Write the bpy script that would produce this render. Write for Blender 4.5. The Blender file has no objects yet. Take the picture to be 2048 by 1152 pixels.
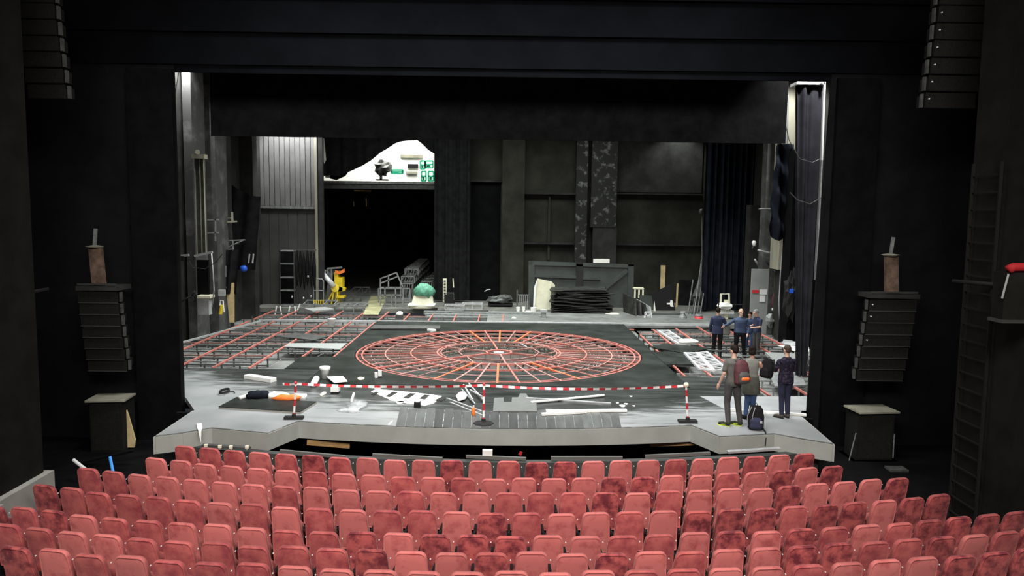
import bpy, bmesh, math, random
from mathutils import Vector, Matrix
random.seed(7)
C = bpy.context.scene.collection
S = bpy.context.scene
PI = math.pi

# ------------------------------------------------------------------ camera
F_PX, PITCH, YAW, ROLL, CX, CH = 1529.155, .0990984, .00857876, .01254736, .195, 4.66
_cp, _sp, _cy, _sy = math.cos(PITCH), math.sin(PITCH), math.cos(YAW), math.sin(YAW)
FWD = Vector((_sy*_cp, _cy*_cp, -_sp)); _r = Vector((_cy, -_sy, 0)); _u = _r.cross(FWD)
RT = _r*math.cos(ROLL) + _u*math.sin(ROLL); UP = -_r*math.sin(ROLL) + _u*math.cos(ROLL)
CAMP = Vector((CX, 0, CH))
cd = bpy.data.cameras.new('camera'); cam = bpy.data.objects.new('camera', cd); C.objects.link(cam)
cd.sensor_width = 36; cd.lens = 36*F_PX/2048; cd.clip_start = .1; cd.clip_end = 200
cam.matrix_world = Matrix((( RT.x, UP.x, -FWD.x, CX), (RT.y, UP.y, -FWD.y, 0), (RT.z, UP.z, -FWD.z, CH), (0,0,0,1)))
S.camera = cam
# ------------------------------------------------------------------ world, lights, exposure
w = bpy.data.worlds.new('world'); S.world = w; w.use_nodes = True
w.node_tree.nodes['Background'].inputs[0].default_value = (.75, .85, 1, 1)
w.node_tree.nodes['Background'].inputs[1].default_value = .03
S.view_settings.view_transform = 'Standard'; S.view_settings.look = 'None'
S.view_settings.exposure = 0; S.view_settings.gamma = 1; S.view_settings.use_curve_mapping = False
def area(name, loc, tgt, sx, sy, e, col=(1,1,1), spread=None):
    l = bpy.data.lights.new(name, 'AREA'); l.shape = 'RECTANGLE'; l.size = sx; l.size_y = sy; l.energy = e; l.color = col
    if spread: l.spread = math.radians(spread)
    o = bpy.data.objects.new(name, l); C.objects.link(o); o.location = loc
    o.rotation_euler = (Vector(tgt)-Vector(loc)).to_track_quat('-Z', 'Y').to_euler(); return o
def spot(name, loc, tgt, e, ang, col=(1,1,1), r=.15, blend=.6):
    l = bpy.data.lights.new(name, 'SPOT'); l.energy = e; l.spot_size = math.radians(ang); l.spot_blend = blend; l.color = col
    l.shadow_soft_size = r
    o = bpy.data.objects.new(name, l); C.objects.link(o); o.location = loc
    o.rotation_euler = (Vector(tgt)-Vector(loc)).to_track_quat('-Z', 'Y').to_euler(); return o
area('house_light', (0, .5, 10.5), (0, 12.5, 0), 14, 3, 1750, (1, .95, .9), 130)
area('apron_light', (0, 14.5, 11.5), (0, 18.5, 0), 12, 2, 800, (.97, .98, 1), 100)
area('stage_work_light', (-4, 26.5, 12.5), (-4, 26, 0), 7, 5, 1500, (.95, 1, .98), 120)
area('stage_work_light', (4, 26.5, 12.5), (4, 26, 0), 7, 5, 1500, (.95, 1, .98), 120)
area('stage_work_light', (0, 34.5, 12), (0, 35.5, 0), 14, 3, 1000, (.93, 1, .95), 110)

spot('left_wing_lamp', (-11.35, 27.95, 10.1), (-11.5, 28.45, 7.4), 1500, 100, (1, 1, 1), .2)
spot('cladding_lamp', (-10.0, 36.3, 9.9), (-10.3, 37.5, 5.5), 1900, 95, (1, 1, 1), .2)
spot('back_wall_lamp', (9.0, 38.6, 9.3), (9.0, 40, 5.5), 330, 100, (.95, 1, .95), .2)
spot('right_wing_lamp', (8.7, 20.3, 10.4), (8.5, 21.8, 5.5), 1900, 80, (1, 1, 1), .15)
spot('right_wing_lamp', (10.6, 28.4, 10.6), (11.2, 30, 5), 1500, 80, (1, 1, 1), .2)

# ------------------------------------------------------------------ helpers
def ray(px, py): return RT*(px-1024)/F_PX - UP*(py-576)/F_PX + FWD
def G(px, py, z=0):
    d = ray(px, py); t = (z-CH)/d.z; return CAMP + d*t
def P(px, py, Y):
    d = ray(px, py); t = Y/d.y; return CAMP + d*t

def mat(name, col, rough=.6, metal=0, var=0, scale=4, bump=0, col2=None, emit=0, aniso=None, sheen=0, lo=.35, hi=.65, rnd=0, alpha=1, detail=6):
    m = bpy.data.materials.new(name); m.use_nodes = True; nt = m.node_tree; N = nt.nodes; L = nt.links
    b = N['Principled BSDF']; b.inputs['Roughness'].default_value = rough; b.inputs['Metallic'].default_value = metal
    b.inputs['Base Color'].default_value = (*col, 1)
    if max(col) < .04: b.inputs['Specular IOR Level'].default_value = .05
    if sheen: b.inputs['Sheen Weight'].default_value = sheen; b.inputs['Sheen Roughness'].default_value = .4
    if emit: b.inputs['Emission Color'].default_value = (*col, 1); b.inputs['Emission Strength'].default_value = emit
    if alpha < 1: b.inputs['Alpha'].default_value = alpha
    if var or col2 or rnd or bump:
        tc = N.new('ShaderNodeTexCoord'); mp = N.new('ShaderNodeMapping'); L.new(tc.outputs['Object'], mp.inputs[0])
        if aniso: mp.inputs['Scale'].default_value = aniso
        oi = N.new('ShaderNodeObjectInfo'); mul = N.new('ShaderNodeMath'); mul.operation = 'MULTIPLY'; mul.inputs[1].default_value = 37
        L.new(oi.outputs['Random'], mul.inputs[0]); L.new(mul.outputs[0], mp.inputs['Location'])
        nz = N.new('ShaderNodeTexNoise'); nz.inputs['Scale'].default_value = scale; nz.inputs['Detail'].default_value = detail; nz.inputs['Roughness'].default_value = .6
        L.new(mp.outputs[0], nz.inputs['Vector'])
        rp = N.new('ShaderNodeValToRGB'); L.new(nz.outputs['Fac'], rp.inputs[0])
        if col2 is None: col2 = tuple(c*(1-var) for c in col); col1 = tuple(min(1, c*(1+var)) for c in col)
        else: col1 = col
        rp.color_ramp.elements[0].position = lo; rp.color_ramp.elements[1].position = hi
        rp.color_ramp.elements[0].color = (*col2, 1); rp.color_ramp.elements[1].color = (*col1, 1)
        out = rp.outputs[0]
        if rnd:
            mr = N.new('ShaderNodeMapRange'); mr.inputs[3].default_value = 1-rnd; mr.inputs[4].default_value = 1+rnd; L.new(oi.outputs['Random'], mr.inputs[0])
            mx = N.new('ShaderNodeVectorMath'); mx.operation = 'SCALE'; L.new(out, mx.inputs[0]); L.new(mr.outputs[0], mx.inputs['Scale']); out = mx.outputs[0]
        L.new(out, b.inputs['Base Color'])
        if bump:
            bp = N.new('ShaderNodeBump'); bp.inputs['Strength'].default_value = bump; bp.inputs['Distance'].default_value = .02
            L.new(nz.outputs['Fac'], bp.inputs['Height']); L.new(bp.outputs[0], b.inputs['Normal'])
    return m

M = {}
def mm(k, *a, **kw): M[k] = mat(k, *a, **kw); return M[k]
mm('black_paint', (.004,.004,.0044), .75, var=.3, scale=2)
mm('black_wall', (.0085,.0085,.0088), .8, var=.25, scale=1.2, bump=.1)
mm('blue_black', (.0030,.0034,.0044), .9, var=.2, scale=1)
mm('black_cloth', (.012,.012,.0125), .95, var=.3, scale=3)
mm('blue_cloth', (.009,.011,.016), .8, var=.3, scale=3)
mm('scuffed_black', (.022,.022,.021), .6, col2=(.10,.10,.095), scale=2.2, lo=.28, hi=.47, bump=.2, detail=12)
mm('wall_grey', (.05,.05,.048), .65, col2=(.14,.14,.135), scale=1.6, lo=.30, hi=.5, detail=12, bump=.1)
mm('wall_dark_grey', (.032,.032,.03), .7, var=.3, scale=1.4, bump=.1, detail=10)
mm('wall_olive', (.03,.03,.024), .7, var=.3, scale=.9, bump=.1, detail=10)
mm('cladding', (.16,.16,.155), .5, var=.15, scale=1)
mm('cladding_dark', (.045,.045,.04), .6, var=.2, scale=1)
mm('pillar_flaking', (.03,.03,.028), .6, col2=(.15,.15,.14), scale=3, lo=.36, hi=.46, bump=.3, detail=14)
mm('aud_wall', (.013,.013,.011), .8, var=.2, scale=2)
mm('aud_wall_light', (.34,.34,.31), .7, var=.1, scale=2)
mm('fascia', (.35,.36,.325), .6, var=.07, scale=2)
mm('grey_floor', (.3,.31,.31), .45, var=.16, scale=1.5)
mm('pit_floor', (.15,.155,.145), .7, var=.35, scale=1.2)
mm('revolve_floor', (.05,.036,.028), .7, var=.35, scale=1.5)
mm('steel_mid', (.12,.125,.12), .5, .2, var=.3, scale=6); mm('steel_olive', (.19,.19,.155), .6, .2, var=.3, scale=6); mm('steel', (.23,.24,.235), .5, .3, var=.3, scale=6)
mm('steel_light', (.45,.46,.46), .45, .3, var=.15, scale=6)
mm('steel_dark', (.08,.082,.078), .5, .3, var=.3, scale=6)
mm('aluminium', (.75,.77,.78), .35, .3)
mm('red_steel', (.42,.135,.11), .5, var=.2, scale=3, rnd=.2)
mm('dull_red_steel', (.30,.155,.135), .55, var=.3, scale=4, rnd=.3)
mm('orange_steel', (.75,.15,.06), .5, var=.1, scale=3)
mm('white', (.8,.8,.78), .5)
mm('white_paper', (.85,.85,.8), .8, var=.05, scale=4)
mm('cream', (.75,.72,.55), .7, var=.1, scale=3)
mm('red', (.6,.03,.04), .5)
mm('deep_red', (.4,.01,.015), .8)
mm('yellow', (.7,.52,.02), .45, var=.15, scale=5)
mm('orange', (.85,.2,.03), .5)
mm('blue', (.02,.12,.7), .5)
mm('light_blue', (.05,.3,.8), .5)
mm('green_cloth', (.1,.3,.2), .7, var=.4, scale=6)
mm('rubber', (.03,.03,.03), .8)
mm('worn_lip', (.10,.10,.09), .7, col2=(.3,.3,.28), scale=2, lo=.35, hi=.5); mm('plastic_black', (.02,.02,.02), .5)
mm('wood', (.42,.25,.1), .6, var=.25, scale=3, aniso=(1,8,8))
mm('wood_pale', (.55,.42,.22), .6, var=.2, scale=3)
mm('flat_green', (.055,.066,.058), .6, col2=(.03,.036,.032), scale=1.5, lo=.3, hi=.7, bump=.1, detail=8)
mm('board_black', (.028,.028,.025), .5, col2=(.06,.06,.055), scale=2, lo=.3, hi=.55, rnd=.3)
mm('speaker', (.014,.014,.012), .7, var=.2, scale=30)
mm('speaker_edge', (.04,.04,.036), .5)
mm('panel_black', (.013,.015,.013), .45, col2=(.032,.036,.032), scale=1.3, lo=.35, hi=.7, detail=10)
mm('duct', (.26,.25,.19), .6, var=.2, scale=2, aniso=(1,1,.2))
mm('skin', (.55,.3,.21), .6); mm('skin_pale', (.62,.38,.29), .6)
mm('rear_floor', (.13,.13,.115), .7, var=.35, scale=1.5); mm('rail_grey', (.12,.12,.11), .6); mm('cut_grey', (.115,.12,.11), .7, var=.08); mm('pit_wall', (.045,.05,.045), .7); mm('grey_panel', (.26,.27,.26), .6)
mm('yellow_floor', (.32,.31,.17), .6, var=.3, scale=1.5)
mm('film', (.8,.82,.82), .3, alpha=.28)
mm('green_rack', (.02,.35,.2), .5); mm('deep_maroon', (.07,.01,.02), .8); mm('blue_black_cloth', (.026,.026,.031), .7, var=.25, scale=2)
# velvet in three shades, the nap brushed lighter and darker
def velvet(n, a, b_, lo, hi, sc):
    m = mat(n, a, .85, col2=b_, scale=sc, lo=lo, hi=hi, rnd=.13, sheen=.35, detail=5); M[n] = m
    m.node_tree.nodes['Principled BSDF'].inputs['Sheen Tint'].default_value = (1, .55, .5, 1)
velvet('velvet_light', (.63,.17,.158), (.43,.085,.085), .30, .50, 5)
velvet('velvet_mid', (.56,.13,.12), (.33,.05,.06), .34, .62, 5)
velvet('velvet_dark', (.50,.10,.095), (.16,.018,.028), .38, .60, 6.5)
# stage paint: grey floor, washed with black strokes towards the revolve
def floor_paint():
    m = bpy.data.materials.new('stage_paint'); m.use_nodes = True; nt = m.node_tree; N = nt.nodes; L = nt.links
    b = N['Principled BSDF']; b.inputs['Roughness'].default_value = .3
    ge = N.new('ShaderNodeNewGeometry'); sp = N.new('ShaderNodeSeparateXYZ'); L.new(ge.outputs['Position'], sp.inputs[0])
    def math_(op, a, c=None):
        n = N.new('ShaderNodeMath'); n.operation = op
        for i, v in enumerate((a, c)):
            if v is None: continue
            if isinstance(v, (int, float)): n.inputs[i].default_value = v
            else: L.new(v, n.inputs[i])
        return n.outputs[0]
    mp = N.new('ShaderNodeMapping'); mp.inputs['Scale'].default_value = (.45, 2.2, 1); mp.inputs['Rotation'].default_value = (0, 0, .25); L.new(ge.outputs['Position'], mp.inputs[0])
    nz = N.new('ShaderNodeTexNoise'); nz.inputs['Scale'].default_value = 1.6; nz.inputs['Detail'].default_value = 10; nz.inputs['Roughness'].default_value = .65; L.new(mp.outputs[0], nz.inputs['Vector'])
    # edge of the black wash: further forward at centre and at right
    x = sp.outputs[0]; y = sp.outputs[1]
    dx = math_('ABSOLUTE', math_('SUBTRACT', x, .8))
    edge = math_('ADD', 17.1, math_('MULTIPLY', math_('POWER', dx, 2.0), .05))
    edge = math_('MINIMUM', edge, 21.3)
    v = math_('SUBTRACT', y, edge)                       # >0 is black
    v = math_('ADD', v, math_('MULTIPLY', math_('SUBTRACT', nz.outputs['Fac'], .5), 5.5))
    mr = N.new('ShaderNodeMapRange'); mr.inputs[1].default_value = -.5; mr.inputs[2].default_value = .6; L.new(v, mr.inputs[0])
    n2 = N.new('ShaderNodeTexNoise'); n2.inputs['Scale'].default_value = .9; n2.inputs['Detail'].default_value = 9; L.new(ge.outputs['Position'], n2.inputs['Vector'])
    g = N.new('ShaderNodeValToRGB'); L.new(n2.outputs['Fac'], g.inputs[0])
    g.color_ramp.elements[0].position = .3; g.color_ramp.elements[0].color = (.25,.27,.265,1); g.color_ramp.elements[1].position = .65; g.color_ramp.elements[1].color = (.36,.37,.37,1)
    k = N.new('ShaderNodeValToRGB'); L.new(nz.outputs['Fac'], k.inputs[0])
    k.color_ramp.elements[0].position = .35; k.color_ramp.elements[0].color = (.009,.011,.010,1); k.color_ramp.elements[1].position = .75; k.color_ramp.elements[1].color = (.075,.082,.076,1)
    mx = N.new('ShaderNodeMix'); mx.data_type = 'RGBA'; L.new(mr.outputs[0], mx.inputs[0]); L.new(g.outputs[0], mx.inputs[6]); L.new(k.outputs[0], mx.inputs[7])
    L.new(mx.outputs[2], b.inputs['Base Color']); M['stage_paint'] = m
floor_paint()
def stripes(name, axis, period, c1, c2, rough=.5):
    m = bpy.data.materials.new(name); m.use_nodes = True; nt = m.node_tree; N = nt.nodes; L = nt.links
    tc = N.new('ShaderNodeTexCoord'); sp = N.new('ShaderNodeSeparateXYZ'); L.new(tc.outputs['Object'], sp.inputs[0])
    a = N.new('ShaderNodeMath'); a.operation = 'MULTIPLY'; a.inputs[1].default_value = 1/period; L.new(sp.outputs[axis], a.inputs[0])
    f = N.new('ShaderNodeMath'); f.operation = 'FLOORED_MODULO'; f.inputs[1].default_value = 1; L.new(a.outputs[0], f.inputs[0])
    g = N.new('ShaderNodeMath'); g.operation = 'GREATER_THAN'; g.inputs[1].default_value = .5; L.new(f.outputs[0], g.inputs[0])
    mx = N.new('ShaderNodeMix'); mx.data_type = 'RGBA'; L.new(g.outputs[0], mx.inputs[0]); mx.inputs[6].default_value = (*c1, 1); mx.inputs[7].default_value = (*c2, 1)
    L.new(mx.outputs[2], N['Principled BSDF'].inputs['Base Color']); N['Principled BSDF'].inputs['Roughness'].default_value = rough; M[name] = m
stripes('tape_stripes', 0, .27, (.85,.83,.8), (.55,.02,.03)); stripes('post_stripes', 2, .3, (.55,.02,.03), (.85,.83,.8))

class MB:
    def __init__(s): s.v = []; s.f = []; s.sm = False
    def add(s, vs, fs):
        n = len(s.v); s.v += [Vector(a) for a in vs]; s.f += [tuple(i+n for i in f) for f in fs]; return s
    def box(s, x0, x1, y0, y1, z0, z1):
        return s.add([(x0,y0,z0),(x1,y0,z0),(x1,y1,z0),(x0,y1,z0),(x0,y0,z1),(x1,y0,z1),(x1,y1,z1),(x0,y1,z1)],
                     [(3,2,1,0),(4,5,6,7),(0,1,5,4),(1,2,6,5),(2,3,7,6),(3,0,4,7)])
    def cbox(s, c, sx, sy, sz, rz=0, rx=0, ry=0):
        R = Matrix.Rotation(rz, 3, 'Z') @ Matrix.Rotation(rx, 3, 'X') @ Matrix.Rotation(ry, 3, 'Y')
        vs = [Vector(c) + R @ Vector((a*sx/2, b*sy/2, d*sz/2)) for d in (-1,1) for a, b in ((-1,-1),(1,-1),(1,1),(-1,1))]
        return s.add(vs, [(3,2,1,0),(4,5,6,7),(0,1,5,4),(1,2,6,5),(2,3,7,6),(3,0,4,7)])
    def bar(s, p0, p1, w=.05, h=None):
        h = h or w; p0 = Vector(p0); p1 = Vector(p1); d = (p1-p0).normalized()
        up = Vector((0,0,1)) if abs(d.z) < .95 else Vector((0,1,0))
        sd = d.cross(up).normalized()*w/2; u = sd.cross(d).normalized()*h/2
        vs = [p + a*sd + b*u for p in (p0, p1) for a, b in ((-1,-1),(1,-1),(1,1),(-1,1))]
        return s.add(vs, [(0,1,2,3),(7,6,5,4),(0,4,5,1),(1,5,6,2),(2,6,7,3),(3,7,4,0)])
    def tube(s, pts, r=.02, n=6, r1=None, cap=True):
        pts = [Vector(p) for p in pts]; rings = []
        for i, p in enumerate(pts):
            d = (pts[min(i+1, len(pts)-1)] - pts[max(i-1, 0)]).normalized()
            a = d.cross(Vector((0,0,1)) if abs(d.z) < .9 else Vector((0,1,0))).normalized(); b = a.cross(d)
            rr = r if r1 is None else r + (r1-r)*i/(len(pts)-1)
            rings.append([p + rr*(a*math.cos(t*2*PI/n) + b*math.sin(t*2*PI/n)) for t in range(n)])
        vs = [q for g in rings for q in g]; fs = []
        for i in range(len(pts)-1):
            for t in range(n): fs.append((i*n+t, i*n+(t+1)%n, (i+1)*n+(t+1)%n, (i+1)*n+t))
        if cap: fs += [tuple(range(n-1,-1,-1)), tuple(range((len(pts)-1)*n, len(pts)*n))]
        return s.add(vs, fs)
    def prism(s, poly, z0, z1):
        n = len(poly); a = sum(poly[i][0]*poly[(i+1)%n][1]-poly[(i+1)%n][0]*poly[i][1] for i in range(n))
        if a < 0: poly = poly[::-1]
        return s.add([(p[0],p[1],z0) for p in poly]+[(p[0],p[1],z1) for p in poly],
                     [tuple(range(n-1,-1,-1)), tuple(range(n,2*n))]+[(i,(i+1)%n,n+(i+1)%n,n+i) for i in range(n)])
    def vprism(s, pts, off):        # planar outline of 3-D points pushed by a vector
        n = len(pts); off = Vector(off); pts = [Vector(p) for p in pts]
        return s.add(pts+[p+off for p in pts], [tuple(range(n)), tuple(range(2*n-1,n-1,-1))]+[(i,n+i,n+(i+1)%n,(i+1)%n) for i in range(n)])
    def lathe(s, c, prof, n=12):    # prof: (r, z)
        c = Vector(c); vs = [c+Vector((r*math.cos(t*2*PI/n), r*math.sin(t*2*PI/n), z)) for r, z in prof for t in range(n)]
        fs = [(i*n+t, i*n+(t+1)%n, (i+1)*n+(t+1)%n, (i+1)*n+t) for i in range(len(prof)-1) for t in range(n)]
        return s.add(vs, fs+[tuple(range(n-1,-1,-1)), tuple(range((len(prof)-1)*n, len(prof)*n))])
    def blob(s, c, rx, ry, rz, n=10, m=6, jit=0, seed=1):
        rd = random.Random(seed); vs = []; c = Vector(c)
        for i in range(m+1):
            ph = -PI/2+PI*i/m
            for j in range(n):
                k = 1+rd.uniform(-jit, jit); th = 2*PI*j/n
                vs.append(c+Vector((rx*math.cos(ph)*math.cos(th)*k, ry*math.cos(ph)*math.sin(th)*k, rz*math.sin(ph)*(k if 0 < i < m else 1))))
        return s.add(vs, [(i*n+j, i*n+(j+1)%n, (i+1)*n+(j+1)%n, (i+1)*n+j) for i in range(m) for j in range(n)])
    def sheet(s, fn, nu, nv):       # grid surface fn(u,v)
        vs = [fn(i/nu, j/nv) for j in range(nv+1) for i in range(nu+1)]
        return s.add(vs, [(j*(nu+1)+i, j*(nu+1)+i+1, (j+1)*(nu+1)+i+1, (j+1)*(nu+1)+i) for j in range(nv) for i in range(nu)])
    def mesh(s, name, off, m, smooth=False, fixn=False):
        me = bpy.data.meshes.new(name); me.from_pydata([v-off for v in s.v], [], s.f); me.materials.append(m)
        if fixn:
            bm = bmesh.new(); bm.from_mesh(me); bmesh.ops.recalc_face_normals(bm, faces=bm.faces); bm.to_mesh(me); bm.free()
        if smooth: me.polygons.foreach_set('use_smooth', [True]*len(me.polygons))
        return me
def wloc(o):
    l = Vector((0,0,0))
    while o: l += o.location; o = o.parent
    return l
def build(name, mb, m, parent=None, label=None, smooth=False, kind=None, origin=None):
    m = M[m] if isinstance(m, str) else m
    if parent: off = wloc(parent)
    else:
        xs = [v.x for v in mb.v]; ys = [v.y for v in mb.v]
        off = Vector(origin) if origin else Vector(((min(xs)+max(xs))/2, (min(ys)+max(ys))/2, min(v.z for v in mb.v)))
    o = bpy.data.objects.new(name, mb.mesh(name, off, m, smooth, True)); C.objects.link(o)
    if parent: o.parent = parent
    else: o.location = off
    if label: o['label'] = label
    if kind: o['kind'] = kind
    return o
def struct(name, mb, m, parent=None):
    o = build(name, mb, m, parent)
    if not parent: o['kind'] = 'structure'
    return o
def thing(name, label, cat, loc, group=None, rz=0):
    o = bpy.data.objects.new(name, None); C.objects.link(o); o.location = loc; o.rotation_euler.z = rz; o.empty_display_size = .2
    o['label'] = label; o['category'] = cat
    if group: o['group'] = group
    return o
def solo(name, mb, m, label, cat, group=None, smooth=False, kind=None):
    o = build(name, mb, m, None, label, smooth, kind); o['category'] = cat
    if group: o['group'] = group
    return o
def share(src, name, loc, rz=0, parent=None, m=None):
    o = src.copy(); o.name = name; C.objects.link(o); o.location = loc; o.rotation_euler.z = rz
    if parent: o.parent = parent
    return o
def ladd(o, **k):
    for a, b in k.items(): o[a] = b
ORD = ['', 'first','second','third','fourth','fifth','sixth','seventh','eighth','ninth','tenth','eleventh','twelfth','thirteenth','fourteenth','fifteenth','sixteenth','seventeenth','eighteenth','nineteenth','twentieth']
def ordn(n):
    if n <= 20: return ORD[n]
    return {2:'twenty-',3:'thirty-'}[n//10]+ORD[n%10] if n % 10 else 'thirtieth'

# ================================================================== SETTING
PZ = -.35
# auditorium shell
mb = MB()
fl = [(-12, 20), (-12, 14.9)]
struct('floor_auditorium', MB().box(-12, 12, -4, 19.5, -1.3, -1.0), 'black_paint')
ROWS = [(.020,40.527,26.667,-.23133,.01987,24,'mmmlmdmllldlmddlllmllmld'),
 (.050,35.970,23.094,-.27643,.02277,25,'llllllmllmlmllllddllmldld'),
 (.080,38.967,26.882,-.27036,.01980,28,'mmlllllmlllmllmmmdlmllldllld'),
 (.105,40.180,28.972,-.25849,.01828,29,'dmmmmmlmlmlmmldmllmldddmddldd'),
 (.125,41.589,31.244,-.22991-.0169,.01690,31,'dmdlmmlllmmdldddllmmldldmlmdddd'),
 (.180,41.489,31.809,-.21794,.01665,29,'mmllmmmmmmdlldlldlmllddmmdlmd'),
 (.260,42.340,33.359,-.18656,.01607,26,'dlmlmmmllllllllmmllmllldddm')]
SEAT_H = .95
for i, (z, cy, R, a0, st, n, cols) in enumerate(ROWS):
    # arc-shaped riser below each row
    ri, ro = R-.35, R+.55
    a = [-.36+.72*k/36 for k in range(37)]
    out = [(.1+ri*math.sin(t), cy-ri*math.cos(t)) for t in a] + [(.1+ro*math.sin(t), cy-ro*math.cos(t)) for t in reversed(a)]
    struct('floor_row_step', MB().prism(out, -1.05-.001*i, z-SEAT_H), 'black_paint')
struct('wall_front_of_pit', MB().prism([(.1+26.3*math.sin(t), 41.35-26.3*math.cos(t)) for t in [-.26+.52*k/20 for k in range(21)]]+[(.1+26.38*math.sin(t), 41.25-26.38*math.cos(t)) for t in [.26-.52*k/20 for k in range(21)]], -1.02, -.33), 'pit_wall')
# side walls of the auditorium
for s_, nm, x, ye in ((-1, 'left', -8.0, 13.3), (1, 'right', 8.5, 13.70)):
    struct('wall_auditorium_'+nm, MB().box(*sorted((x, x+s_*3.5)), 2, ye, -1, 12), 'aud_wall')
struct('wall_ceiling_back', MB().box(-12, 12, -4.3, -4, -1, 14), 'aud_wall')
struct('ceiling', MB().box(-12, 12, -4, 18.5, 13.2, 13.4), 'blue_black')
pl = MB(); p0 = P(78, 948, 13.2)
pl.box(-8.6, -7.87, 11.3, 13.4, -1, p0.z)
struct('trim_left_plinth', pl, 'aud_wall_light')
struct('trim_left_plinth', MB().box(-8.3, -7.80, 10.2, 11.9, -1, -.1), 'aud_wall_light')
# proscenium
struct('wall_proscenium_left', MB().box(-14, -7.68, 18.5, 18.56, -1, 14), 'black_wall')
struct('wall_proscenium_right', MB().vprism([(7.68,18.5,-1),(14,18.5,-1),(14,18.5,14),(7.9,18.5,14),(7.88,18.5,7.9),(7.70,18.5,0)], (0,.06,0)), 'black_wall')
struct('wall_proscenium_top', MB().box(-7.68, 7.95, 18.501, 18.559, 7.84, 14), 'blue_black')
for k, (zz, yy) in enumerate(((8.02, 18.42), (8.75, 18.3), (9.55, 18.15))):
    struct('trim_%d' % (k+1), MB().box(-10.5, 10.5, yy, 18.5-.001*k, zz, zz+.9), 'blue_black')
struct('wall_proscenium_return_left', MB().box(-8.75, -7.68, 18.35, 18.5, -1, 7.9), 'black_paint')
struct('wall_proscenium_return_right', MB().box(8.0, 9.0, 18.35, 18.5, -1, 7.9), 'black_paint')
# black cloths hung just inside the proscenium
def drape(name, xl, xr, y, z0, z1, folds, amp, m, label, zfun=None, n=None, cat='curtain', thick=.03):
    n = n or folds*8; mbb = MB()
    def fn(u, v, dy=0):
        x = xl+(xr-xl)*u; zb = z0 if zfun is None else zfun(u)
        return (x, y+dy+amp*math.sin(u*folds*2*PI+.7*math.sin(u*folds*1.3*PI))*(1-.3*v)+amp*.4*math.sin(3*v+u*9), zb+(z1-zb)*v)
    mbb.sheet(lambda u, v: fn(u, v), n, 10)
    mbb.sheet(lambda u, v: fn(u, v, thick), n, 10)
    return solo(name, mbb, m, label, cat, smooth=True)
bd = MB(); a_, b_, c_, d_ = P(423,273,21), P(1570,285,21), P(1572,150,21), P(414,140,21)
drape('border_curtain', -7.8, 7.75, 21, 6.6, 9.6, 9, .03, 'black_cloth', 'wide black cloth border hanging across the top of the stage opening')

# --- stage floor: apron, rear floor, centre deck, pit
FRONT = [(-6.93,15.33),(-6.48,15.57),(-6.02,15.95),(-4.73,15.63),(-4.34,16.54)]+[(x, 16.12+.022*x*x) for x in (-3.6,-2.7,-1.8,-.9,0,.9,1.8,2.7,3.6)]+[(4.34,16.55),(4.75,15.70),(5.99,15.94),(6.48,15.57),(6.95,15.26)]
BACKA = [(7.12,17.5),(7.7,18.6),(12.3,18.6),(12.3,19.35),(6.95,19.35),(6.95,21.65),(5.2,21.65),(5.2,22.1),(-11.9,22.1),(-11.9,18.6),(-7.68,18.6),(-6.98,17.4)]
struct('floor_stage', MB().prism(FRONT+BACKA, -.12, 0), 'stage_paint')
fa = MB()
for i in range(len(FRONT)-1):
    a, b = Vector((*FRONT[i],0)), Vector((*FRONT[i+1],0)); nrm = Vector((b.y-a.y, a.x-b.x, 0)).normalized()
    fo = MB(); o0, o1 = a+nrm*.012, b+nrm*.012
    fo.add([(o0.x,o0.y,-.37),(o1.x,o1.y,-.37),(o1.x,o1.y,-.012),(o0.x,o0.y,-.012),(a.x-nrm.x*.03,a.y-nrm.y*.03,-.37),(b.x-nrm.x*.03,b.y-nrm.y*.03,-.37),(b.x-nrm.x*.03,b.y-nrm.y*.03,-.012),(a.x-nrm.x*.03,a.y-nrm.y*.03,-.012)],
           [(0,1,2,3),(7,6,5,4),(3,2,6,7),(0,4,5,1),(0,3,7,4),(1,5,6,2)])
    fa.add(fo.v, fo.f)
struct('trim_stage_fascia', fa, 'fascia')
sf = MB(); sf.prism([(-6.93,15.33),(-6.98,17.4),(-7.02,17.4),(-6.97,15.3)], -.37, -.012); struct('trim_stage_fascia', sf, 'fascia')
sf = MB(); sf.prism([(6.95,15.26),(7.12,17.5),(7.16,17.5),(6.99,15.24)], -.37, -.012); struct('trim_stage_fascia', sf, 'fascia')
struct('wall_under_stage', MB().box(-7.5, 7.5, 17.6, 17.7, -1, -.12), 'black_paint')
struct('floor_understage', MB().box(-12.3, 12.3, 19.4, 36.1, PZ-.15, PZ), 'pit_floor')
struct('wall_pit_front', MB().box(-12, 12.3, 19.3, 19.4, PZ, -.12), 'steel_dark')
lip = MB(); k_ = len(FRONT)
inn = []
for i in range(k_):
    a = Vector(FRONT[max(i-1,0)]); b = Vector(FRONT[min(i+1,k_-1)]); d = (b-a).normalized(); nn = Vector((-d.y, d.x)); inn.append((FRONT[i][0]+nn.x*.045, FRONT[i][1]+nn.y*.045))
for i in range(k_-1): lip.prism([FRONT[i], FRONT[i+1], inn[i+1], inn[i]], -.01, .006)
struct('trim_stage_lip', lip, 'worn_lip')
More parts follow.
